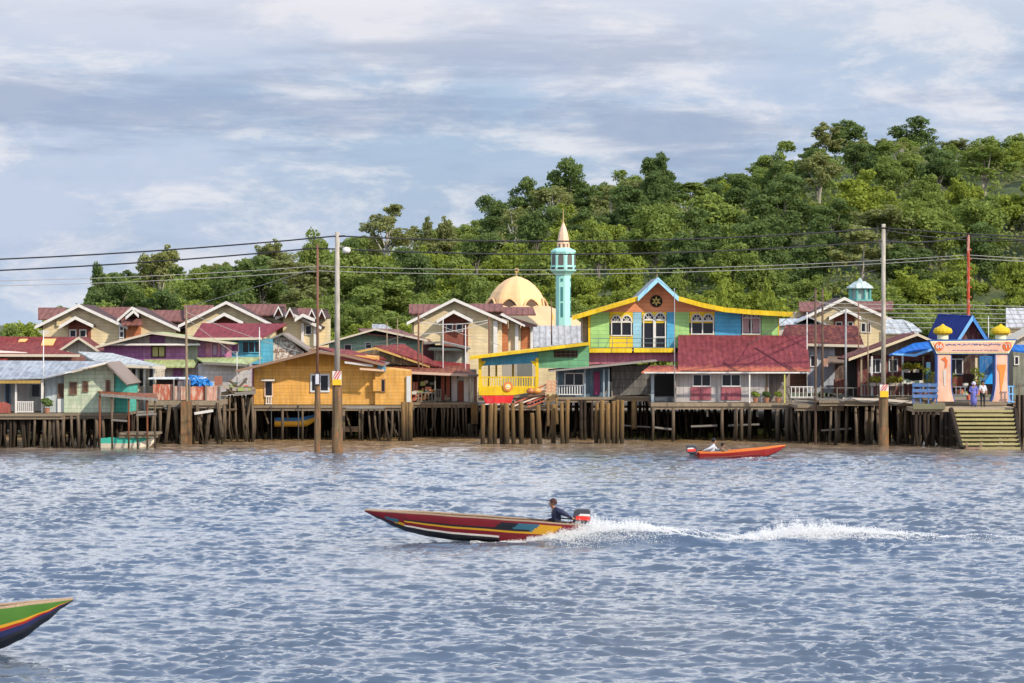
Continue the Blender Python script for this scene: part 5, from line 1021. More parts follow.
# blue pavilion
BR1 = tin('royal_blue_roof', (0.015, 0.06, 0.42), 0.0, axis=1, period=.4, fade=.1, rustcol=(0, 0, .1)); BA = tin('bright_blue_sheet', (0.03, 0.28, 1.0), 0.0, axis=0, period=.4, fade=.15, ribdark=.3); PBT = plain('sky_blue_trim', (0.18, 0.42, 0.75))
YB = 178.0; bp = H('blue_pavilion', 'pavilion with a steep royal blue roof and blue awnings behind the gate', 'pavilion', YB, 968, zb=0.0)
def PQ(x, y, d, Y=YB): return (px(x, Y), Y + d, pz(y, Y))
MB().slab([PQ(971, 315.5, -.6), PQ(952, 342.5, -.6), PQ(936, 341.5, 4.5), PQ(949, 313.5, 4.5)], .1).slab([PQ(971, 315.5, -.6), PQ(990, 342.5, -.6), PQ(975, 341.5, 4.5), PQ(949, 313.5, 4.5)], .1).build('roof', BR1, bp.r)
bp.poly('gable_wall', [(957, 345), (986, 345), (971, 320)], paint('plum_slats', (0.13, 0.03, 0.04), 'v', .3), -.2, 0); bp.poly('bargeboard', [(971, 315), (954, 342), (957.5, 342), (971, 320.5)], PBT, -.72, -.62); bp.poly('bargeboard', [(971, 315), (988, 342), (984.5, 342), (971, 320.5)], plain('mid_blue_trim', (0.06, 0.22, 0.55)), -.72, -.621)
bp.slope((914, 950, (343, 339)), (889, 931, (354.5, 348)), BA, 1.2, -1.6, name='awning'); bp.poly('awning_board', [(889, 354.5), (911, 356.5), (932, 348.8), (932, 346.6), (911, 353.6), (889, 353)], PBT, -1.72, -1.64)
bp.slope((1000, 1060, (344, 346)), (1012, 1080, (350, 358)), BA, 1.2, -1.2, name='awning'); 
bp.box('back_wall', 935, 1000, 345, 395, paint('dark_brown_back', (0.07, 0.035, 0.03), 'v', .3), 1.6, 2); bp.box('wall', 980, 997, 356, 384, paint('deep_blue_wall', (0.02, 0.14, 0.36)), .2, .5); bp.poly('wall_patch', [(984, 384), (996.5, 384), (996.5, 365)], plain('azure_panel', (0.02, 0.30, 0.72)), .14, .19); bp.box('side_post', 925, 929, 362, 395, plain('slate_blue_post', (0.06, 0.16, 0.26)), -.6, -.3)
bp.box('cream_panel', 976, 979.5, 358, 384, plain('cream_trim', (0, 0, 0)), .3, .5); bp.win(953, 966, 360, 374, 2, WHITEFR, d=1.6); bp.box('red_wall', 951, 966, 377, 388, paint('red_slat', (0.28, 0.07, 0.05), 'h', .2), 1.2, 1.4); bp.deck(930, 1004, 402, d0=-1, d1=5)
bp.rail(951.5, 965, 386, 395, 3, WHITE, -.9, w=.06); bp.rows(930, 1004, 403, 9, (0, 2, 4), 57); clutter('household_pile', 'pots and orange flowers beside the white fence inside the gate', 958, 395, 177.6, [CLT[2], CLT[4], plain('orange_bits', (0.65, 0.2, 0.05)), CLT[3]], 16, 12, .5, .6)
for i, (x, y) in enumerate(((929, 377), (948.5, 374), (977, 380))):
    q_ = empty('potted_plant', (px(x, 177.4), 177.4, pz(395, 177.4)), ['tall leafy plant at the left end of the blue bench', 'tall leafy plant seen just right of the left gate pillar', 'yellow-green plant by the red mast inside the gate'][i], 'plant'); zz = pz(395, 177.4)
    MB().lathe([(.15, zz), (.22, zz + .35)], px(x, 177.4), 177.4, 10).tube([(px(x, 177.4), 177.4, zz + .3), (px(x, 177.4), 177.4, pz(y, 177.4))], .03, 5).build('pot', CLT[2], q_)
    V, Q = leaf_quads(np.array([(0, 0, .8), (.2, 0, 1.2), (-.15, 0, 1.5)]), np.array([.3, .3, .25]), 180, .06, i + 60); link_mesh('leaves', np_mesh('leaves', V + (np.array([px(x, 177.4), 177.4, zz]) - np.array(ORG[q_])), Q, LEAF[2]), q_)
# ---- the gate
YG = 174.6; G = H('welcome_gate', 'peach and blue arched gate with yellow onion finials at the head of the jetty steps', 'gate', YG, 972, zb=0.0)
PCH = paint('peach_paint', (0.84, 0.50, 0.36), None, wear=.1, streak=.1); NAVY = plain('blue_edge', (0.03, 0.10, 0.32)); CRM = plain('cream_edge', (0.78, 0.66, 0.36)); ORG_ = plain('orange_red', (0.66, 0.13, 0.03))
for i, (xl, xr) in enumerate(((937.3, 950.8), (995.3, 1007.3))):
    outl = [(xl, 354), (xr, 354), (xr, 384), (xr + .7, 392), (xr + 3.2, 401.5), (xl - 3.2, 401.5), (xl - .7, 392), (xl, 384)]
    pl = G.poly('pillar', [(a + (1.1 if a > (xl + xr) / 2 else -1.1), b) for a, b in outl], NAVY, 0, .6); G.poly('pillar_face', outl, PCH, -.04, -.003, parent=pl)
    G.poly('pillar_trim', [(xl + .3, 355.5), (xl + 1.2, 355.5), (xl + 1.2, 384), (xl - 1.2, 400), (xl - 2.2, 400), (xl + .3, 384)], plain('lilac_edge', (0.40, 0.38, 0.60)), -.06, -.045, parent=pl)
    cxp = (xl + xr) / 2
    if i == 0: G.poly('emblem', [(cxp - 3, 359), (cxp + 1, 356.5), (cxp + 3.4, 361), (cxp + 2.5, 367), (cxp + .5, 368.5), (cxp + 1.2, 362), (cxp - 1, 360.5)], ORG_, -.07, -.05, parent=pl); G.poly('emblem', [(cxp - 1, 370), (cxp + 2, 370), (cxp + 1.3, 386), (cxp - .2, 386)], plain('grey_mark', (0.55, 0.50, 0.45)), -.071, -.05, parent=pl)
    else: G.poly('emblem', [(cxp - 4.6, 364.5), (cxp + 4.6, 364.5), (cxp + 4, 368.5), (cxp + 1.2, 384), (cxp - .8, 395), (cxp - 2, 372), (cxp - 4, 368.5)], plain('orange_mark', (0.68, 0.24, 0.05)), -.07, -.05, parent=pl)
bm = G.poly('beam', [(929, 339.8), (1017, 339.2), (1009, 354.3), (936, 354.3)], NAVY, -.1, .7)
G.poly('border', [(929.8, 341.2), (1015.6, 340.4), (1008.4, 353.3), (936.5, 353.5)], CRM, -.14, -.105, parent=bm); G.poly('sign_face', [(932.5, 342.4), (1013.2, 341.8), (1007.4, 352), (937.7, 352.2)], PCH, -.17, -.145, parent=bm)
def word(txt, x, y, size, mat, Y, parent, name='number'):
    cu = bpy.data.curves.new(name, 'FONT'); cu.body = txt; cu.size = size; cu.align_x = 'CENTER'; cu.align_y = 'CENTER'; cu.extrude = .008; cu.offset = .004; cu.materials.append(mat)
    t_ = bpy.data.objects.new('tmp', cu); COL.objects.link(t_); bpy.context.view_layer.update(); me = bpy.data.meshes.new_from_object(t_.evaluated_get(bpy.context.evaluated_depsgraph_get())); bpy.data.objects.remove(t_); o = bpy.data.objects.new(name, me); COL.objects.link(o); o.parent = parent; o.location = Vector((G.X(x), Y, G.Z(y))) - ORG[parent]; o.rotation_euler = (R(90), 0, 0); ORG[o] = ORG[parent]; return o
for x, tx in ((938.8, '66'), (1006.6, '\u0666\u0666')):
    d_ = MB().disc(G.X(x), YG - .175, G.Z(346.2), .27, .03, 16).build('disc', ORG_, bm); word(tx, x, 346.2, .42, WHITE, YG - .22, d_)
sq = MB(); rr = random.Random(3)
for (xa, xb, yy, am) in ((945, 972, 344.6, .06), (974, 1000, 344.4, .06), (952, 997, 350.2, .035)):
    x = xa
    while x < xb:
        L_ = rr.uniform(2.2, 5); pts = [(G.X(x + L_ * k / 6), YG - .185, G.Z(yy) + rr.uniform(-am, am)) for k in range(7)]; sq.tube(pts, .022 if am > .05 else .016, 4); x += L_ + rr.uniform(.5, 1)
sq.build('lettering', plain('lettering_blue', (0.15, 0.17, 0.38)), bm)
for i, x in enumerate((943.5, 1001.5)):
    X_, u_ = G.X(x), YG / F
    b_ = MB().lathe([(5.6 * u_, G.Z(339.3)), (5.6 * u_, G.Z(335))], X_, YG + .3, 16).build('finial_base', plain('finial_cream', (0.72, 0.70, 0.45)), G.r)
    MB().lathe([(6.4 * u_, G.Z(334.9)), (9.4 * u_, G.Z(333)), (9.7 * u_, G.Z(331)), (8.6 * u_, G.Z(328.6)), (5.4 * u_, G.Z(327)), (2.4 * u_, G.Z(325.6)), (.8 * u_, G.Z(324))], X_, YG + .3, 16).build('onion', YELP, b_)
# ---- jetty platform, bench, steps
jt = H('jetty', 'timber jetty platform with wide mossy steps running down into the river below the gate', 'jetty', 173.6, 965, zb=0.0)
STEPM = wood('mossy_step', (0.52, 0.46, 0.22), .6)
jt.deck(912, 1016, 407.5, wood('worn_platform', (0.55, 0.44, 0.30), .7), d0=-.2, d1=6, t=.25); jt.box('edge_board', 912, 944, 403.5, 409, wood('mossy_board', (0.30, 0.29, 0.18), .6), -.5, -.22)
jt.piles([916, 920, 924, 928, 933], 409, DARKPILE, -.1, .13, .08, seed=61); jt.piles([941, 943.5, 946, 948.5, 951, 953.5, 940, 945, 950], 409, DARKPILE, -.5, .16, .01, seed=62); jt.rows(914, 1014, 409, 14, (.8, 2.6, 4.4), 63)
ns = 10
for k in range(ns):
    t = k / (ns - 1); y_ = 410 + 37 * t; x0 = 951.5 + 11 * t + (16 if k == ns - 1 else 0); x1 = 1012.5 + 7 * t; Yk = 173.2 - 3.4 * t; zk = 2.3 - 2.05 * t
    MB().box(px(x0, Yk), px(x1, Yk), Yk - .42, Yk, pz(y_, Yk) - .12, pz(y_, Yk)).box(px(x0 + .5, Yk), px(x1 - .5, Yk), Yk - .02, Yk + .02, pz(y_, Yk) - .20, pz(y_, Yk) - .122).build('step', STEPM, jt.r)
MB().tube([(px(950, 173.4), 173.0, pz(409, 173.4)), (px(962, 169.6), 169.6, pz(449, 169.6))], .16, 6).build('stringer', DARKPILE, jt.r); MB().tube([(px(1014, 173.4), 173.0, pz(409, 173.4)), (px(1019.5, 169.6), 169.6, pz(449, 169.6))], .16, 6).build('stringer', DARKPILE, jt.r)
MB().box(px(966, 169.3), px(981, 169.3), 169.2, 169.34, pz(449, 169.3), pz(447.3, 169.3)).box(px(966, 169.3), px(967.3, 169.3), 169.22, 169.34, pz(447.2, 169.3), pz(442, 169.3)).box(px(980, 169.3), px(981.3, 169.3), 169.22, 169.34, pz(447.2, 169.3), pz(442, 169.3)).build('foot_frame', wood('pinkish_timber', (0, 0, 0)), jt.r)
jt.piles([1015.5, 1018, 1021, 1026], 392, DARKPILE, -.6, .12, .05, seed=64); jt.piles([1017, 1023], 380, PILE, -.8, .08, .03, seed=65)
jt.rail(1009, 1016, 386, 403, 2, PBT, .6, bars=3, w=.07)
bn = H('blue_bench', 'slatted blue bench back along the left end of the gate jetty', 'bench', 173.8, 926, zb=0.0)
BB = paint('bench_blue', (0.08, 0.17, 0.38), wear=.3)
for y in (383.5, 389, 394.5): bn.box('slat', 912.3, 938, y, y + 3.3, BB, 0, .06)
for x in (913, 920, 928, 936): bn.box('post', x, x + 1.4, 383, 404.5, BB, .07, .17)
bn.box('seat', 912.5, 938, 396, 397.2, BB, .18, .6)
clutter('household_pile', 'red and white bundles on the seat behind the blue bench slats', 924, 396, 174.25, [CLT[2], WHITE, CLT[2]], 9, 15, .32, .12)

# ============================================================ poles, masts and aerials
def pole(name, label, x, yt, yb, Y, r, mat, cat='pole', lean=0, taper=.8, group=None, bottom=None):
    zb = bottom if bottom is not None else pz(yb, Y); o = MB().tube([(px(x + lean, Y), Y, zb), (px(x, Y), Y, pz(yt, Y))], [r, r * taper], 10).build(name, mat, None, smooth=True)
    setp(o, label, cat, group); return o
PCON = paint('pale_pole', (0.40, 0.36, 0.30), wear=.3, wearcol=(.6, .56, .5), streak=.3); RBP = wood('red_brown_pole', (0.30, 0.15, 0.10)); THINW = wood('thin_wood_pole', (0.40, 0.30, 0.20)); PW = plain('white_pipe', (0.62, 0.60, 0.58))
PB_ = paint('pile_concrete', (0.17, 0.12, 0.065), wear=.6, wearcol=(.34, .13, .05), streak=.8)
def big_pole(name, label, x, yt, Y, rp, mat, wbase, ybt, ystr, sign):
    r_ = empty(name, (px(x, Y), Y, 0), label, 'utility pole', 'tall utility poles standing in the river')
    MB().tube([(px(x, Y), Y, pz(ybt + 12, Y)), (px(x, Y), Y, pz(yt, Y))], [rp, rp * .8], 12).build('pole', mat, r_, smooth=True)
    MB().lathe([(wbase * .56, -1.8), (wbase * .55, pz(ystr, Y)), (wbase * .5, pz(ystr, Y) + .01), (wbase * .5, pz(ybt, Y))], px(x, Y), Y, 16).build('base_pile', PB_, r_)
    w = wbase * .46; Yf = Y - wbase * .5
    if sign == 'plain': MB().box(px(x, Y) - w, px(x, Y) + w, Yf - .05, Yf, pz(385, Y), pz(372.5, Y)).build('sign', plain('sign_dark', (0.05, 0.035, 0.04)), r_); MB().box(px(x, Y) - w * .66, px(x, Y) + w * .66, Yf - .07, Yf - .053, pz(384, Y), pz(374, Y)).build('sign_face', plain('sign_grey', (0.55, 0.55, 0.60)), r_)
    else:
        ya, yb_, yc = sign; s_ = MB().box(px(x, Y) - w, px(x, Y) + w, Yf - .05, Yf, pz(yc, Y), pz(ya, Y)).build('sign', WHITE, r_); X_ = px(x, Y); z0, z1 = pz(yb_, Y), pz(ya, Y); m_ = MB(); hw_ = 2 * w / 3.2
        for k in range(3):
            a0 = X_ - w + k * 2 * w / 3; pts = [(max(X_ - w, min(X_ + w, v)), z) for v, z in ((a0 - .1, z0), (a0 + hw_ * .5 - .1, z0), (a0 + hw_ * .5 + .22, z1), (a0 + .22, z1))]; m_.prism(pts, Yf - .075, Yf - .053)
        m_.build('stripes', plain('sign_red', (0.55, 0.06, 0.05)), s_); MB().box(X_ - w * .95, X_ + w * .95, Yf - .08, Yf - .053, pz(yc, Y), pz(yb_, Y) - .02).build('sign_face', plain('sign_yellow', (0.75, 0.45, 0.02)), s_)
    return r_
bp1 = big_pole('utility_pole', 'pale utility pole with a white lamp and striped sign before the orange house', 337.3, 232, 165, .165, PCON, .58, 379, 428, (371, 379, 385))
MB().tube([(px(337.5, 165), 165, pz(248, 165)), (px(344, 165), 164.9, pz(246.5, 165))], .05, 6).build('lamp_arm', GREYWOOD, bp1); MB().lathe([(.06, pz(253.5, 165)), (.2, pz(252.5, 165)), (.26, pz(250.5, 165)), (.2, pz(248, 165)), (.05, pz(247, 165))], px(346.5, 165), 164.9, 12).build('lamp', WHITE, bp1, smooth=True)
bp2 = big_pole('utility_pole', 'slim red-brown pole just left of the tallest pale pole, in front of the orange house', 317.5, 244, 165.2, .085, RBP, .33, 384.5, 401, 'plain')
bp3 = big_pole('utility_pole', 'pale utility pole with striped sign and no lamp before the right boardwalk', 883.5, 224, 174, .15, PCON, .58, 385, 428, (384.5, 390.5, 397))
MB().tube([(px(337.3, 165) - .15, 164.95, pz(236.5, 165)), (px(337.3, 165) + .45, 164.95, pz(236, 165))], .05, 6).build('insulator', DARK, bp1); MB().tube([(px(883.5, 174) - .3, 173.9, pz(228, 174)), (px(883.5, 174) + .3, 173.9, pz(228, 174))], .05, 6).build('insulator', DARK, bp3)
vp = empty('veranda_pole', (px(186.5, 176.5), 176.5, 0), 'thin wooden pole rising from a square timber-clad pillar in front of the veranda', 'pole')
MB().tube([(px(187, 176.5), 176.5, pz(402, 176.5)), (px(186, 176.5), 176.5, pz(305, 176.5))], [.085, .06], 8).build('pole', THINW, vp); MB().box(px(181.5, 176.5), px(191.5, 176.5), 176.1, 176.9, -1.8, pz(401, 176.5)).build('pillar', PB_, vp)
rm = MB(); zt = pz(235, 186); z_ = pz(400, 186); rm.tube([(px(968.3, 186), 186, z_), (px(968.3, 186), 186, zt)], [.12, .09], 8)
for k in range(14): rm.box(px(968.3, 186) + .06, px(968.3, 186) + .2, 185.95, 186.05, zt - 1 - k * .62, zt - .9 - k * .62)
setp(rm.build('radio_mast', paint('mast_red', (0.48, 0.07, 0.03), wear=.7, wearcol=(.6, .45, .38)), None), 'tall thin red mast rising behind the steep blue roof', 'mast')
for a in (('wooden_pole', 'tall dark wooden pole left of the pair beside the maroon roof', 815.5, 288, 440, 176.5, .085, wood('brown_pole', (0.22, 0.15, 0.11)), -1.5), ('wooden_pole', 'slightly shorter wooden pole right of the tall dark one beside the maroon roof', 822.5, 289, 403, 180, .08, wood('brown_pole', (0, 0, 0)), None), ('metal_pipe', 'grey pipe standing in front of the right tan gable porch', 845.8, 309, 397, 179, .07, GREYTIN, None),
          ('wooden_pole', 'thin pole in front of the right tan house window', 858.5, 303, 346, 187, .05, RBP, pz(396, 187)), ('wooden_pole', 'thin pole in front of the maroon veranda house', 868, 318, 397, 178.2, .05, THINW, None),
          ('wooden_pole', 'dark pole rising through the roof left of the market house', 418.5, 314, 367, 189, .07, RBP, pz(402, 189)), ('wooden_pole', 'thin pole just right of the dark one by the market house', 422.5, 340, 367, 189, .04, RBP, pz(402, 189)), ('wooden_pole', 'thin brown pole in front of the tall tan house corner post', 489, 317, 358, 187, .06, RBP, pz(396, 187)),
          ('metal_pipe', 'white pipe in front of the tall tan gable', 443, 317, 370, 190, .035, PW, pz(402, 190)), ('metal_pipe', 'white pipe right of centre on the tall tan gable', 465.5, 325, 370, 190.2, .035, PW, pz(402, 190)), ('metal_pipe', 'white standpipe in front of the colourful house, left of the rose-red roof', 674.5, 288, 403, 180.6, .03, GREYTIN, None),
          ('aerial', 'thin white aerial above the maroon roof in front of the far left tan house', 43.5, 331, 412, 171.9, .035, PW, None), ('aerial', 'thin aerial above the stucco gable between the blue house and the brown pole', 259.5, 327, 372, 196, .04, PW, None), ('aerial', 'thin mast with a yellow pennant in front of the mosque tent roof', 551.5, 300, 345, 190, .04, RBP, None),
          ('aerial', 'thin aerial on the white lower roof of the purple house', 237, 352, 386, 188, .03, PW, None), ('aerial', 'thin aerial on the brown roof of the mint green house', 387, 322, 355, 192, .04, THINW, pz(400, 192)), ('aerial', 'thin aerial above the right part of the mint house roof', 397.5, 318, 350, 191.5, .03, THINW, pz(400, 191.5)), ('aerial', 'thin rod standing by the right blue awning', 988.5, 316, 342, 182, .03, PW, pz(395, 182)), ('metal_pipe', 'white pipe left of the streaked maroon roof', 807, 312, 400, 183.5, .035, PW, None)):
    pole(a[0], a[1], a[2], a[3], a[4], a[5], a[6], a[7], bottom=a[8])
pn = MB().prism([(px(551.5, 190) + .05, pz(322, 190)), (px(553.5, 190), pz(318, 190)), (px(552.6, 190), pz(312, 190)), (px(551.5, 190) + .05, pz(314, 190))], 189.97, 190.0).build('pennant', YELP, bpy.data.objects['aerial.002'] if 'aerial.002' in bpy.data.objects else None)
def head(x, y, Y, par):
    m = MB(); X_, Z_ = px(x, Y), pz(y, Y)
    for k in range(5): m.tube([(X_ - .35 + k * .07, Y, Z_ + .1 - k * .05), (X_ + .2 + k * .05, Y, Z_ + .18 - k * .05)], .015, 4)
    m.build('aerial_head', PW, par)
head(43.5, 333, 171.9, bpy.data.objects['aerial'])
# ============================================================ overhead cables
CAB = plain('cable_black', (0.02, 0.02, 0.022)); CABG = plain('cable_grey', (0.33, 0.32, 0.30))
def cable(label, pts, r=.03, mat=CAB, sag=0.0):
    """pts: (x, y, Y) supports; sag in metres between supports"""
    out = []
    for (a, b) in zip(pts[:-1], pts[1:]):
        A, B = Vector((px(a[0], a[2]), a[2], pz(a[1], a[2]))), Vector((px(b[0], b[2]), b[2], pz(b[1], b[2])))
        for k in range(16): t = k / 16; p = A.lerp(B, t); p.z -= 4 * sag * t * (1 - t) * (B - A).length / 32; out.append(p)
    out.append(B); setp(MB().tube(out, r, 5, 0).build('power_cable', mat, None, smooth=True), label, 'cable', 'overhead cables')
cable('upper thick black cable over the whole view, on the tops of both pale poles', [(-420, 262, 165), (337, 236, 165), (884, 228, 174), (1300, 236, 178)], .045, CAB, .50)
cable('lower thick black cable, one step below the tops of the pale poles', [(-420, 274, 165.2), (317, 248, 165.2), (337, 249, 165), (884, 241, 174), (968, 236, 186), (1300, 246, 186)], .045, CAB, .50)
cable('third black cable, between the right pale pole and the red mast', [(884, 230, 174.1), (968, 240, 186), (1300, 244, 187)], .03, CAB, .2)
cable('upper grey cable of the thin pair crossing in front of the hill', [(-300, 279, 192), (320, 266, 192), (968, 255, 186.1), (1300, 260, 188)], .022, CABG, .42)
cable('lower grey cable of the thin pair crossing in front of the hill', [(-300, 284, 192.2), (320, 271, 192.2), (968, 258, 186.2), (1300, 264, 188)], .022, CABG, .42)
for i, (y0, y1, y2) in enumerate(((303, 305, 308), (307, 309, 311), (312, 313, 316), (317, 318, 320), (323, 322, 324), (328, 327, 330))):
    cable('%s thin wire of the bundle strung low behind the right pale pole' % ['topmost', 'second', 'third', 'fourth', 'fifth', 'lowest'][i], [(818 if i < 3 else 880, y0, 196 + i * .2), (968, y1, 196 + i * .2), (1200, y2, 196)], .025, CABG, .15)
cable('thin stay wire running down left from the slim brown pole to the veranda pole', [(317, 268, 165.3), (186, 307, 176.4)], .02, CABG, .1)
cable('thin service wire from the veranda pole across the crimson roof', [(186, 312, 176.4), (300, 352, 196)], .02, CABG, .2); cable('second thin service wire from the veranda pole to the orange house', [(186, 318, 176.4), (262, 372, 182)], .02, CABG, .3)
cable('service wire from the dark market pole to the tall tan house', [(418, 316, 189), (500, 345, 200)], .02, CABG, .4); cable('upper service wire sagging across the tall tan gable', [(418, 322, 189), (489, 320, 187)], .025, PW, 1.4); cable('lower service wire sagging across the tall tan gable', [(418, 334, 189), (489, 322, 187)], .025, PW, 1.2)
cable('service wire from the dark market pole over the mint green house', [(418, 332, 189), (352, 348, 194)], .02, CABG, .3); cable('service wire from the white standpipe over the colourful house gable', [(674, 292, 180.6), (657, 279, 183)], .02, CABG, .1)
cable('service wire drooping from the tall dark right pole to the maroon veranda roof', [(815, 300, 176.5), (914, 334, 181)], .02, CABG, .5); cable('thin wire drooping left of the tall dark right pole', [(815, 294, 176.5), (747, 345, 184)], .02, CABG, .8)

# ============================================================ people
SKIN = plain('skin', (0.32, 0.17, 0.10), .6); HAIR = plain('hair', (0.012, 0.010, 0.010), .7)
def person(label, loc, rot, J, mats, seg_mat, cap=None, scarf=None, hr=.108, sc=1.0, bulk=1.0):
    """J: joint -> (x,y,z) relative to loc, figure faces +x before rot; one continuous body grown over the joints"""
    root = empty('person', loc, label, 'person'); root.rotation_euler = (0, 0, rot); root.scale = (sc, sc, sc); ORG[root] = Vector((0, 0, 0))
    rad = dict(pelvis=.16, waist=.145, chest=.185, neck=.055, jaw=.075, head=hr, crown=.06, nose=.018, ls=.085, rs=.085, le=.065, re=.065, lw=.03, rw=.03, lh=.035, rh=.035, lhip=.10, rhip=.10, lk=.062, rk=.062, la=.042, ra=.042, lt=.035, rt=.035)
    E = [('pelvis', 'waist'), ('waist', 'chest'), ('chest', 'neck'), ('neck', 'jaw'), ('jaw', 'head'), ('head', 'crown'), ('chest', 'ls'), ('ls', 'le'), ('le', 'lw'), ('lw', 'lh'), ('chest', 'rs'), ('rs', 're'), ('re', 'rw'), ('rw', 'rh'), ('pelvis', 'lhip'), ('lhip', 'lk'), ('lk', 'la'), ('la', 'lt'), ('pelvis', 'rhip'), ('rhip', 'rk'), ('rk', 'ra'), ('ra', 'rt')]
    h = Vector(J['head']); J = dict(J); fw = Vector((1, 0, 0)); J['jaw'] = tuple(h + Vector((.02, 0, -.085))); J['crown'] = tuple(h + Vector((-.01, 0, .085)))
    names = list(J); me = bpy.data.meshes.new('body'); me.from_pydata([J[n] for n in names], [(names.index(a), names.index(b)) for a, b in E], [])
    ob = bpy.data.objects.new('tmp', me); COL.objects.link(ob); sk = ob.modifiers.new('s', 'SKIN'); ss = ob.modifiers.new('u', 'SUBSURF'); ss.levels = 2; ss.render_levels = 2
    for i, n in enumerate(names): v = me.skin_vertices[0].data[i]; v.radius = (rad[n] * (bulk if n in ('pelvis', 'waist', 'chest', 'ls', 'rs', 'le', 're') else 1),) * 2; v.use_root = (n == 'pelvis')
    bpy.context.view_layer.update(); dg = bpy.context.evaluated_depsgraph_get(); bm_ = bpy.data.meshes.new_from_object(ob.evaluated_get(dg)); bpy.data.objects.remove(ob)
    V = [tuple(v.co) for v in bm_.vertices]; P = [tuple(p.vertices) for p in bm_.polygons]
    mb = MB(); mb.v = V; mb.f = P; mb.mi = []
    def dseg(p, a, b): a, b = Vector(J[a]), Vector(J[b]); t = max(0, min(1, (p - a).dot(b - a) / max(1e-9, (b - a).length_squared))); return (p - a.lerp(b, t)).length - .3 * (rad_mix(a, b, t))
    def rad_mix(a, b, t): return 0.1
    for f in P:
        c = sum((Vector(V[i]) for i in f), Vector()) / len(f); e = min(E, key=lambda e: dseg(c, *e)); mb.mi.append(seg_mat(e, c))
    # hands: five bent fingers each
    for w, hnd in (('lw', 'lh'), ('rw', 'rh')):
        d = (Vector(J[hnd]) - Vector(J[w])).normalized(); sd_ = d.cross(Vector((0, 0, 1))); sd_ = sd_.normalized() if sd_.length > .1 else Vector((0, 1, 0)); dn = d.cross(sd_)
        for k, (o_, l_) in enumerate(((-.028, .06), (-.010, .07), (.010, .066), (.028, .05))):
            p0 = Vector(J[hnd]) + sd_ * o_; p1 = p0 + d * (.03 + l_ * .5); p2 = p1 + d * l_ * .35 - dn * .03 * (1 if dn.z > 0 else -1); mb.tube([p0, p1, p2], [.010, .009, .007], 5, 0)
        p0 = Vector(J[w]).lerp(Vector(J[hnd]), .6) + sd_ * .03; mb.tube([p0, p0 + sd_ * .03 + d * .03, p0 + sd_ * .035 + d * .065], [.012, .010, .008], 5, 0)
    body = mb.build('body', mats, root, smooth=True)
    # face and hair
    fc = MB(); hx, hy, hz = J['head']
    fc.tube([(hx + hr * .9, hy, hz + .01), (hx + hr * 1.16, hy, hz - .03), (hx + hr * .9, hy, hz - .04)], [.008, .018, .012], 5); fc.build('nose', SKIN, root)
    for s_ in (-1, 1): MB().lathe([(.004, hz + .008), (.013, hz + .018), (.004, hz + .028)], hx + hr * .86, hy + s_ * .035, 6).build('eye', HAIR, root)
    for s_ in (-1, 1): MB().lathe([(.006, hz - .035), (.02, hz - .005), (.008, hz + .02)], hx - .01, hy + s_ * hr * .98, 6).build('ear', SKIN, root)
    MB().box(hx + hr * .80, hx + hr * .92, hy - .022, hy + .022, hz - .072, hz - .064).build('mouth', plain('lips', (0.20, 0.07, 0.05)), root)
    hb_ = MB(); vs = []; fs = []
    n_, m_ = 14, 7
    low = -.35 if not scarf else -1.2
    for i in range(m_):
        th = (math.pi / 2) - (math.pi / 2 - low) * i / (m_ - 1)
        for k in range(n_):
            a = 2 * math.pi * k / n_; thk = max(th, .30) if (math.cos(a) > .3 and not scarf) else th
            r_ = hr * (1.14 if not scarf else 1.25) * math.cos(thk); vs.append((hx - .012 + r_ * math.cos(a) * (1 if not scarf else (.86 if math.cos(a) > .5 and thk < .3 else 1)), hy + r_ * math.sin(a), hz + .012 + hr * 1.3 * math.sin(thk)))
    fs = [(i * n_ + k, i * n_ + (k + 1) % n_, (i + 1) * n_ + (k + 1) % n_, (i + 1) * n_ + k) for i in range(m_ - 1) for k in range(n_)]
    hb_.add(vs, fs); hb_.build('headscarf' if scarf else ('cap' if cap else 'hair'), scarf or cap or HAIR, root, smooth=True)
    if cap: MB().add([(hx + hr * .7, hy - .08, hz + .065), (hx + hr * 1.75, hy - .05, hz + .045), (hx + hr * 1.75, hy + .05, hz + .045), (hx + hr * .7, hy + .08, hz + .065), (hx + hr * .7, hy - .08, hz + .085), (hx + hr * 1.75, hy - .05, hz + .055), (hx + hr * 1.75, hy + .05, hz + .055), (hx + hr * .7, hy + .08, hz + .085)], [(0, 3, 2, 1), (4, 5, 6, 7), (0, 1, 5, 4), (1, 2, 6, 5), (2, 3, 7, 6), (3, 0, 4, 7)]).build('cap_peak', cap, root)
    return root
def segm(shirt_arm='full', legs=2, feet=3):
    def f(e, c):
        a, b = e
        if b in ('head', 'crown', 'jaw', 'neck', 'lh', 'rh'): return 0
        if b in ('lw', 'rw') : return 1 if shirt_arm == 'full' else 0
        if b in ('lt', 'rt'): return feet
        if b in ('lhip', 'rhip', 'lk', 'rk', 'la', 'ra') or (a, b) == ('pelvis', 'waist') and c.z < 0: return legs
        return 1
    return f
NAVYC = plain('navy_jacket', (0.022, 0.026, 0.060), .7); BLKC = plain('black_trousers', (0.02, 0.02, 0.024), .8); SHOE = plain('sandal', (0.05, 0.04, 0.035)); SHIRTW = plain('white_shirt', (0.48, 0.50, 0.55), .8); GREYC = plain('grey_trousers', (0.12, 0.12, 0.15), .8)
BAJU = plain('violet_blue_dress', (0.13, 0.14, 0.42), .8); CAPM = plain('dark_cap', (0.045, 0.018, 0.016), .8); TANSH = plain('brown_shirt', (0.22, 0.14, 0.09), .8)
SCARF = plain('white_blue_scarf', (0.50, 0.50, 0.66), .8)

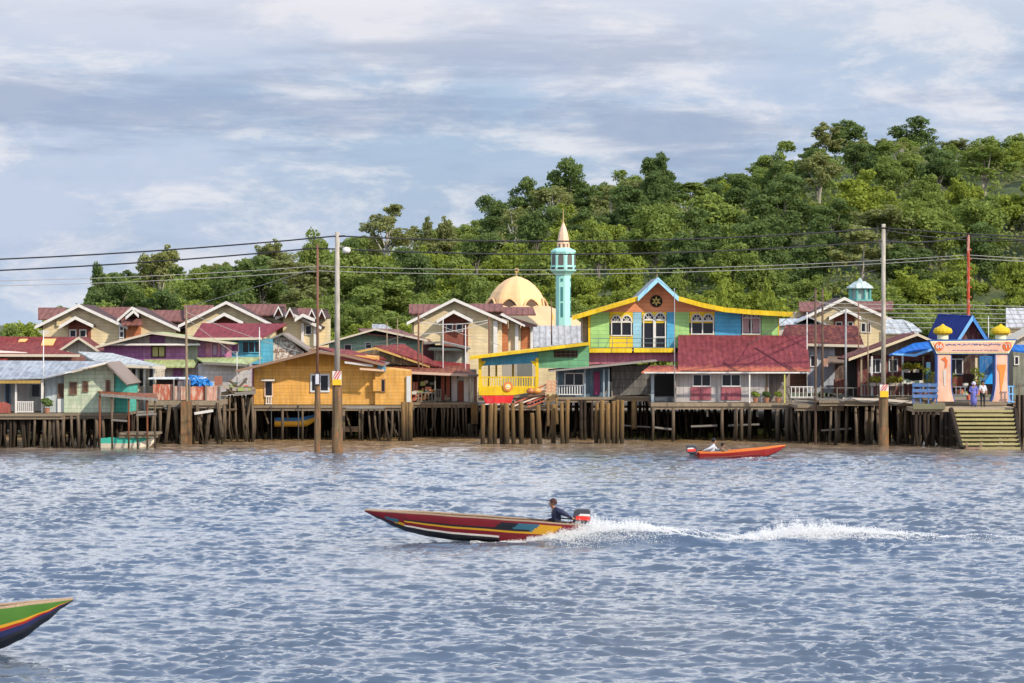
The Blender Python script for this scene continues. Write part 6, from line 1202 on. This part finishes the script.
# ============================================================ speedboats
HUL = [plain('boat_dark_red', (0.15, 0.008, 0.014), .35, spec=.5), plain('boat_yellow_paint', (0.50, 0.26, 0.015), .35, spec=.5), plain('boat_teal', (0.03, 0.11, 0.16), .35, spec=.5), plain('boat_black', (0.012, 0.013, 0.018), .35, spec=.5), plain('boat_line_white', (0.6, 0.55, 0.5), .4), plain('boat_bright_red', (0.27, 0.014, 0.012), .35, spec=.5), plain('boat_leaf_green', (0.055, 0.16, 0.018), .35, spec=.5), plain('boat_orange_rim', (0.60, 0.16, 0.03), .4), plain('boat_navy', (0.012, 0.018, 0.075), .35, spec=.5)]
RIM = wood('tan_gunwale', (0.50, 0.36, 0.24), .6); PLK = wood('boat_planks', (0.45, 0.30, 0.19), .5)
def interp(tab, t):
    for (a, va), (b, vb) in zip(tab[:-1], tab[1:]):
        if t <= b: k = (t - a) / (b - a); k = k * k * (3 - 2 * k) * .35 + k * .65; return va + (vb - va) * k
    return tab[-1][1]
def speedboat(label, loc, rot, L, sheer, keel, beam, colf, rim=RIM, bench=True, name='speedboat'):
    root = empty(name, loc, label, 'boat'); root.rotation_euler = (0, 0, rot); ORG[root] = Vector((0, 0, 0))
    st, rows_ = 220, 10; mb = MB(); vs = []
    for i in range(st):
        t = i / (st - 1); x = L * t; s, k, w = interp(sheer, t), interp(keel, t), interp(beam, t); s = max(s, k + .02)
        sec = [(w, s)] + [(w * (1 - .30 * (j / rows_) ** 1.5), s - (s - k) * .80 * j / rows_) for j in range(1, rows_ + 1)] + [(0, k)]
        vs += [(x + (s - z) * .0, -y, z) for y, z in sec] + [(x, y, z) for y, z in sec[:-1][::-1]]
    m = 2 * (rows_ + 2) - 1
    for i in range(st - 1):
        for j in range(m - 1):
            jj = j if j <= rows_ else (m - 2 - j); mb.f.append((i * m + j, i * m + j + 1, (i + 1) * m + j + 1, (i + 1) * m + j)); mb.mi.append(colf(i / (st - 1), min(jj, rows_)))
    mb.v = vs; mb.f.append(tuple(range(m))); mb.mi.append(colf(0, 5)); hull = mb.build('hull', HUL, root); md = hull.modifiers.new('thick', 'SOLIDIFY'); md.thickness = .03; md.offset = -1 if False else 1
    g = MB()
    for s_ in (-1, 1): g.tube([(L * t / 40, s_ * interp(beam, t / 40), interp(sheer, t / 40) + .015) for t in range(41)], .035, 6)
    g.build('gunwale', rim, root)
    fl = MB(); n = 20
    for i in range(n):   # floor boards and foredeck
        t0, t1 = i / n * .93, (i + 1) / n * .93; 
        z0 = interp(sheer, t0) - (.24 if t0 < .70 else .03); z1 = interp(sheer, t1) - (.24 if t1 < .70 else .03); w0, w1 = interp(beam, t0) * .93, interp(beam, t1) * .93
        fl.add([(L * t0 + .03, -w0, z0), (L * t1, -w1, z1), (L * t1, w1, z1), (L * t0 + .03, w0, z0), (L * t0 + .03, -w0, z0 - .02), (L * t1, -w1, z1 - .02), (L * t1, w1, z1 - .02), (L * t0 + .03, w0, z0 - .02)], [(0, 1, 2, 3), (7, 6, 5, 4), (0, 4, 5, 1), (1, 5, 6, 2), (2, 6, 7, 3), (3, 7, 4, 0)])
    fl.build('floor_boards', PLK, root)
    if bench:
        for t in (.22, .36, .50, .62):
            w = interp(beam, t) * .95; z = interp(sheer, t) - .03; MB().box(L * t - .14, L * t + .14, -w, w, z - .04, z).build('bench', PLK, root)
    return root
def outboard(root, x, z, s=1.0, stripes=True, tilt=0.0):
    """motor clamped behind the stern: cowl, stripes, leg, tiller; x is the transom, local +x forward"""
    m = MB().prism([(x - .08 * s, z), (x - .03 * s, z + .10 * s), (x - .08 * s, z + .42 * s), (x - .16 * s, z + .50 * s), (x - .60 * s, z + .50 * s), (x - .66 * s, z + .44 * s), (x - .62 * s, z + .06 * s), (x - .5 * s, z)], -.17 * s, .17 * s); c = m.build('engine_cowl', plain('cowl_grey', (0.05, 0.055, 0.07), .35), root); b = c.modifiers.new('bev', 'BEVEL'); b.width = .04; b.segments = 2
    for y_ in (-.185 * s, .173 * s):
        MB().prism([(x - .16 * s, z + .12 * s), (x - .64 * s, z + .10 * s), (x - .64 * s, z + .24 * s), (x - .13 * s, z + .26 * s)], y_, y_ + .012).build('red_stripe', plain('stripe_red', (0.65, 0.04, 0.03), .4), c)
        MB().prism([(x - .22 * s, z + .265 * s), (x - .64 * s, z + .245 * s), (x - .64 * s, z + .32 * s), (x - .30 * s, z + .335 * s)], y_, y_ + .012).build('white_stripe', WHITE, c)
    MB().prism([(x - .12 * s, z), (x - .48 * s, z), (x - .38 * s, z - .9 * s), (x - .24 * s, z - .9 * s)], -.06 * s, .06 * s).build('engine_leg', plain('cowl_grey', (0, 0, 0)), root)
    MB().box(x - .14 * s, x + .06, -.12 * s, .12 * s, z - .18 * s, z + .06 * s).build('clamp', plain('clamp_red', (0.25, 0.05, 0.05)), root); MB().tube([(x - .05, 0, z + .14 * s), (x + .45 * s, .10, z + .18 * s)], .025, 6).build('tiller', BLKC, root)
# --- boat 1: centre of the picture, running left
Y1 = CH * F / (541.0 - HY); S1 = F / Y1; L1 = (578 - 365) / S1; wz = lambda y: (541 - y) / S1
T = lambda x: (578 - x) / 213.0
sh1 = [(0, wz(524.5)), (T(520), wz(520)), (T(470), wz(516.5)), (T(420), wz(513.2)), (T(390), wz(511.8)), (1, wz(510.5))]
ke1 = [(0, -.22), (T(520), -.14), (T(480), -.02), (T(455), wz(539.5)), (T(430), wz(536)), (T(408), wz(531)), (T(395), wz(526)), (T(380), wz(518.5)), (1, wz(511))]
be1 = [(0, .48), (.3, .60), (.6, .60), (.8, .44), (.92, .2), (1, .012)]
def col1(t, r):
    x = 578 - 213 * t; xs = x + r * 2.4
    if x > 405:
        if r >= 9: return 3 if x < 500 else 0
        if r == 8: return 4 if x < 500 else 0
        if r >= 6: return 0
        if r == 5: return 1
        if r == 4 and x < 530: return 3
        if 1 <= r <= 4:
            if 542 < xs < 564: return 1
            if 521 < xs <= 542: return 2
            if 503 < xs <= 521: return 3
        return 0
    if 386 < x <= 405 and r in (5, 6, 7) and x < 400: return 2
    if 396 <= x <= 405 and r in (7, 8): return 1
    if r >= 9: return 3
    return 0
b1x = (578 - 512) / S1
boat1 = speedboat('long dark red speedboat racing left across the middle of the river', (b1x, Y1, 0), math.pi, L1, sh1, ke1, be1, col1)
outboard(boat1, .22, wz(522.5) - .02, 1.0)
zs = .46
person("driver in navy jacket and peaked cap at the long speedboat's stern", (b1x - .72, Y1, 0), math.pi,
       dict(pelvis=(0, 0, zs), waist=(.02, 0, zs + .18), chest=(.05, 0, zs + .36), neck=(.09, 0, zs + .48), head=(.13, 0, zs + .62), ls=(.01, .17, zs + .42), le=(-.20, .27, zs + .34), lw=(-.42, .20, zs + .20), lh=(-.50, .16, zs + .17), rs=(.08, -.19, zs + .40), re=(.02, -.30, zs + .16), rw=(.26, -.24, zs + .12), rh=(.34, -.20, zs + .11),
            lhip=(.02, .10, zs - .02), lk=(.40, .13, zs + .02), la=(.42, .13, zs - .34), lt=(.54, .13, zs - .36), rhip=(.02, -.10, zs - .02), rk=(.40, -.13, zs + .02), ra=(.42, -.13, zs - .34), rt=(.54, -.13, zs - .36)), [SKIN, NAVYC, BLKC, SHOE], segm(), cap=CAPM, sc=1.22, hr=.10, bulk=1.18)
# --- boat 2: small red boat near the houses, running right
Y2 = CH * F / (457.5 - HY); S2 = F / Y2; L2 = 5.0; w2 = lambda y: (457.5 - y) / S2
T2 = lambda x: (x - 696) / 89.0
sh2 = [(0, w2(452)), (T2(720), w2(452)), (T2(750), w2(449.5)), (1, w2(446))]; ke2 = [(0, -.2), (T2(740), -.12), (T2(765), w2(457)), (T2(775), w2(453)), (1, w2(446.6))]
be2 = [(0, .42), (.4, .5), (.75, .36), (.92, .16), (1, .012)]
boat2 = speedboat('small bright red boat with two men heading right near the piles', (px(697, Y2), Y2 - .4, 0), R(9), L2 * 1.01, sh2, ke2, be2, lambda t, r: 7 if r < 1 else (5 if (r < 7 or t > .7) else 0), rim=plain('boat_orange_rim', (0, 0, 0)))
outboard(boat2, .0, w2(452.5) - .02, .95)
zs = .18; bx = px(711, Y2)
person('man in a white shirt steering the small red boat, one arm stretched back', (bx, Y2 - .3, 0), R(9),
       dict(pelvis=(0, 0, zs), waist=(.04, 0, zs + .16), chest=(.08, 0, zs + .36), neck=(.11, 0, zs + .50), head=(.14, 0, zs + .64), ls=(.10, .18, zs + .44), le=(.30, .22, zs + .24), lw=(.45, .12, zs + .20), lh=(.52, .1, zs + .2), rs=(.08, -.19, zs + .40), re=(-.16, -.24, zs + .28), rw=(-.42, -.16, zs + .18), rh=(-.50, -.14, zs + .17),
            lhip=(.02, .10, zs - .02), lk=(.38, .14, zs + .12), la=(.52, .13, zs - .16), lt=(.62, .13, zs - .17), rhip=(.02, -.10, zs - .02), rk=(.38, -.14, zs + .12), ra=(.52, -.13, zs - .16), rt=(.62, -.13, zs - .17)), [SKIN, SHIRTW, GREYC, SHOE], segm(), sc=1.15)
zs = .10; bx = px(719.5, Y2)
person('man in brown sitting forward of the steersman in the small red boat', (bx, Y2 - .2, 0), R(9),
       dict(pelvis=(0, 0, zs), waist=(.05, 0, zs + .15), chest=(.12, 0, zs + .32), neck=(.16, 0, zs + .46), head=(.18, 0, zs + .60), ls=(.12, .17, zs + .38), le=(.30, .2, zs + .30), lw=(.46, .1, zs + .38), lh=(.53, .08, zs + .4), rs=(.12, -.17, zs + .38), re=(.30, -.22, zs + .24), rw=(.48, -.14, zs + .34), rh=(.55, -.12, zs + .36),
            lhip=(.02, .10, zs - .02), lk=(.36, .14, zs + .14), la=(.46, .13, zs - .08), lt=(.56, .13, zs - .10), rhip=(.02, -.10, zs - .02), rk=(.36, -.14, zs + .14), ra=(.46, -.13, zs - .08), rt=(.56, -.13, zs - .10)), [SKIN, TANSH, GREYC, SHOE], segm())
# --- boat 3: bow entering at lower left
Y3 = CH * F / (655.0 - HY); S3 = F / Y3; w3 = lambda y: (655 - y) / S3; L3 = 7.6; T3 = lambda x: 1 - (71 - x) / S3 / L3
sh3 = [(0, .62), (.5, .78), (T3(0), w3(607.5)), (T3(40), w3(603.5)), (1, w3(600.5))]; ke3 = [(0, -.2), (.5, -.12), (T3(-40), w3(654)), (T3(0), w3(648)), (T3(20), w3(639)), (T3(45), w3(621)), (T3(60), w3(608)), (1, w3(601))]
be3 = [(0, .5), (.5, .62), (.75, .46), (.92, .2), (1, .012)]
boat3 = speedboat('green, yellow and navy painted boat bow entering at the lower left', (px(71, Y3) - L3 * math.cos(R(4)), Y3 - .3, 0), R(4), L3, sh3, ke3, be3, lambda t, r: 6 if r < 5 else (1 if r < 6 else (5 if r < 7 else (8 if r < 9 else 3))))
# --- two people on the jetty
zj = pz(407.5, 173.6)
def standing(sh=1.0): return dict(pelvis=(0, 0, .88 * sh), waist=(.01, 0, 1.04 * sh), chest=(.0, 0, 1.22 * sh), neck=(.0, 0, 1.40 * sh), head=(.03, 0, 1.53 * sh), ls=(0, .17, 1.30 * sh), le=(.02, .24, 1.04 * sh), lw=(.12, .20, .84 * sh), lh=(.16, .19, .78 * sh), rs=(0, -.17, 1.30 * sh), re=(.04, -.24, 1.06 * sh), rw=(.20, -.14, .98 * sh), rh=(.27, -.11, .98 * sh), lhip=(0, .09, .84 * sh), lk=(.03, .10, .47 * sh), la=(0, .10, .08), lt=(.12, .11, .035), rhip=(0, -.09, .84 * sh), rk=(.01, -.10, .47 * sh), ra=(-.02, -.10, .08), rt=(.10, -.11, .035))
pw = person('woman in long violet-blue dress and pale headscarf atop the jetty steps', (px(974.5, 173.6), 173.9, zj), R(-100), standing(.94), [SKIN, BAJU, BAJU, SHOE], segm(), scarf=SCARF)
sk_ = MB().lathe([(.19, .14), (.20, .45), (.185, .80), (.17, .98)], 0, 0, 14); sk_.build('long_skirt', BAJU, pw, smooth=True)
person('man in a white shirt and black trousers standing right of the woman on the jetty', (px(983.5, 173.6), 173.9, zj), R(-70), standing(.98), [SKIN, SHIRTW, BLKC, SHOE], segm('short'))

# ============================================================ spray and foam of the wake
fm = NT('foam_white'); fm.N.remove(fm.b); d_ = fm.N.new('ShaderNodeBsdfDiffuse'); t_ = fm.N.new('ShaderNodeBsdfTranslucent'); x_ = fm.N.new('ShaderNodeMixShader'); x_.inputs[0].default_value = .45
fm.inp(d_.inputs[0], (0.93, 0.93, 0.92)); fm.inp(t_.inputs[0], (0.95, 0.95, 0.93)); fm.L.new(d_.outputs[0], x_.inputs[1]); fm.L.new(t_.outputs[0], x_.inputs[2]); fm.L.new(x_.outputs[0], fm.N['Material Output'].inputs[0])
def wz_at(X, Y): return (wave_field(X, Y) + wake(X, Y))
def spray(name, label, xs, hs, wy, n, seed, size, Yc=Y1, pw_=2.1, flat=False):
    r = np.random.default_rng(seed); X = px(1, 1) * 0 + (np.interp(r.random(n * 3), np.linspace(0, 1, len(xs)), xs) - CX) * Yc / F
    U = CX + X * F / Yc; H_ = np.interp(U, xs, hs); acc = r.random(n * 3) < (H_ / max(hs)) ** .6; X, H_, U = X[acc][:n], H_[acc][:n], U[acc][:n]; n = len(X)
    lump = .62 + .2 * np.sin(X * 3.1 + 2) * np.sin(X * 7.7 + 1) + .18 * np.sin(X * 17.3 + seed) * np.sin(X * 29.1) + .12 * r.normal(size=n); Yv = Yc + r.normal(size=n) * wy
    z = wz_at(X, Yv) + (0.01 + H_ * np.clip(lump, .2, 1) * r.random(n) ** pw_ * np.exp(-((Yv - Yc) / (wy * 1.6)) ** 2) if not flat else .012 + 0 * X)
    d = r.normal(size=(n, 3)); d /= np.linalg.norm(d, axis=1)[:, None]
    if flat: d[:, 2] = np.abs(d[:, 2]) + 2.5; d /= np.linalg.norm(d, axis=1)[:, None]
    a = np.cross(d, r.normal(size=(n, 3))); a /= np.linalg.norm(a, axis=1)[:, None]; b = np.cross(d, a); s = (size * (.35 + 1.2 * r.random(n) ** 2))[:, None]; p = np.stack([X, Yv, z], 1)
    V = np.stack([p - a * s, p + b * s * .8, p + a * s * (1.6 if flat else 1), p - b * s * .8, p + d * s * .7], 1).reshape(-1, 3); base = np.arange(n)[:, None] * 5
    Q = np.concatenate([base + np.array([[0, 1, 4]]), base + np.array([[1, 2, 4]]), base + np.array([[2, 3, 4]]), base + np.array([[3, 0, 4]])])
    o = link_mesh(name, np_mesh(name, V, Q, fm.m)); setp(o, label, 'spray', kind='stuff')
spray('stern_spray', 'white spray thrown up behind the long dark red speedboat', [545, 560, 572, 585, 600, 620, 640, 655, 680], [.12, .36, .60, .72, .68, .54, .38, .20, .05], .62, 60000, 1, .0135)
spray('hull_spray', 'thin sheet of spray along the waterline of the long dark red speedboat', [470, 490, 520, 550, 580], [.02, .06, .13, .22, .32], .18, 14000, 2, .012, Yc=Y1 - .62)
spray('wake_spray', 'white breaking crest of the wake at the right of the speedboat', [715, 735, 755, 775, 800, 825, 850, 880, 905, 940], [.04, .16, .38, .60, .68, .50, .40, .28, .15, .04], .58, 60000, 3, .0135)
spray('wake_foam', 'flat foam lying along the speedboat wake', [560, 600, 650, 700, 760, 850, 950, 1040], [1, 1, .55, .35, .8, .8, .4, .12], .55, 16000, 4, .020, flat=True)
spray('bow_wave_foam', 'foam streak off the small red boat', [742, 752, 765, 772], [.02, .16, .14, .02], .12, 900, 5, .022, Yc=Y2 - .7)
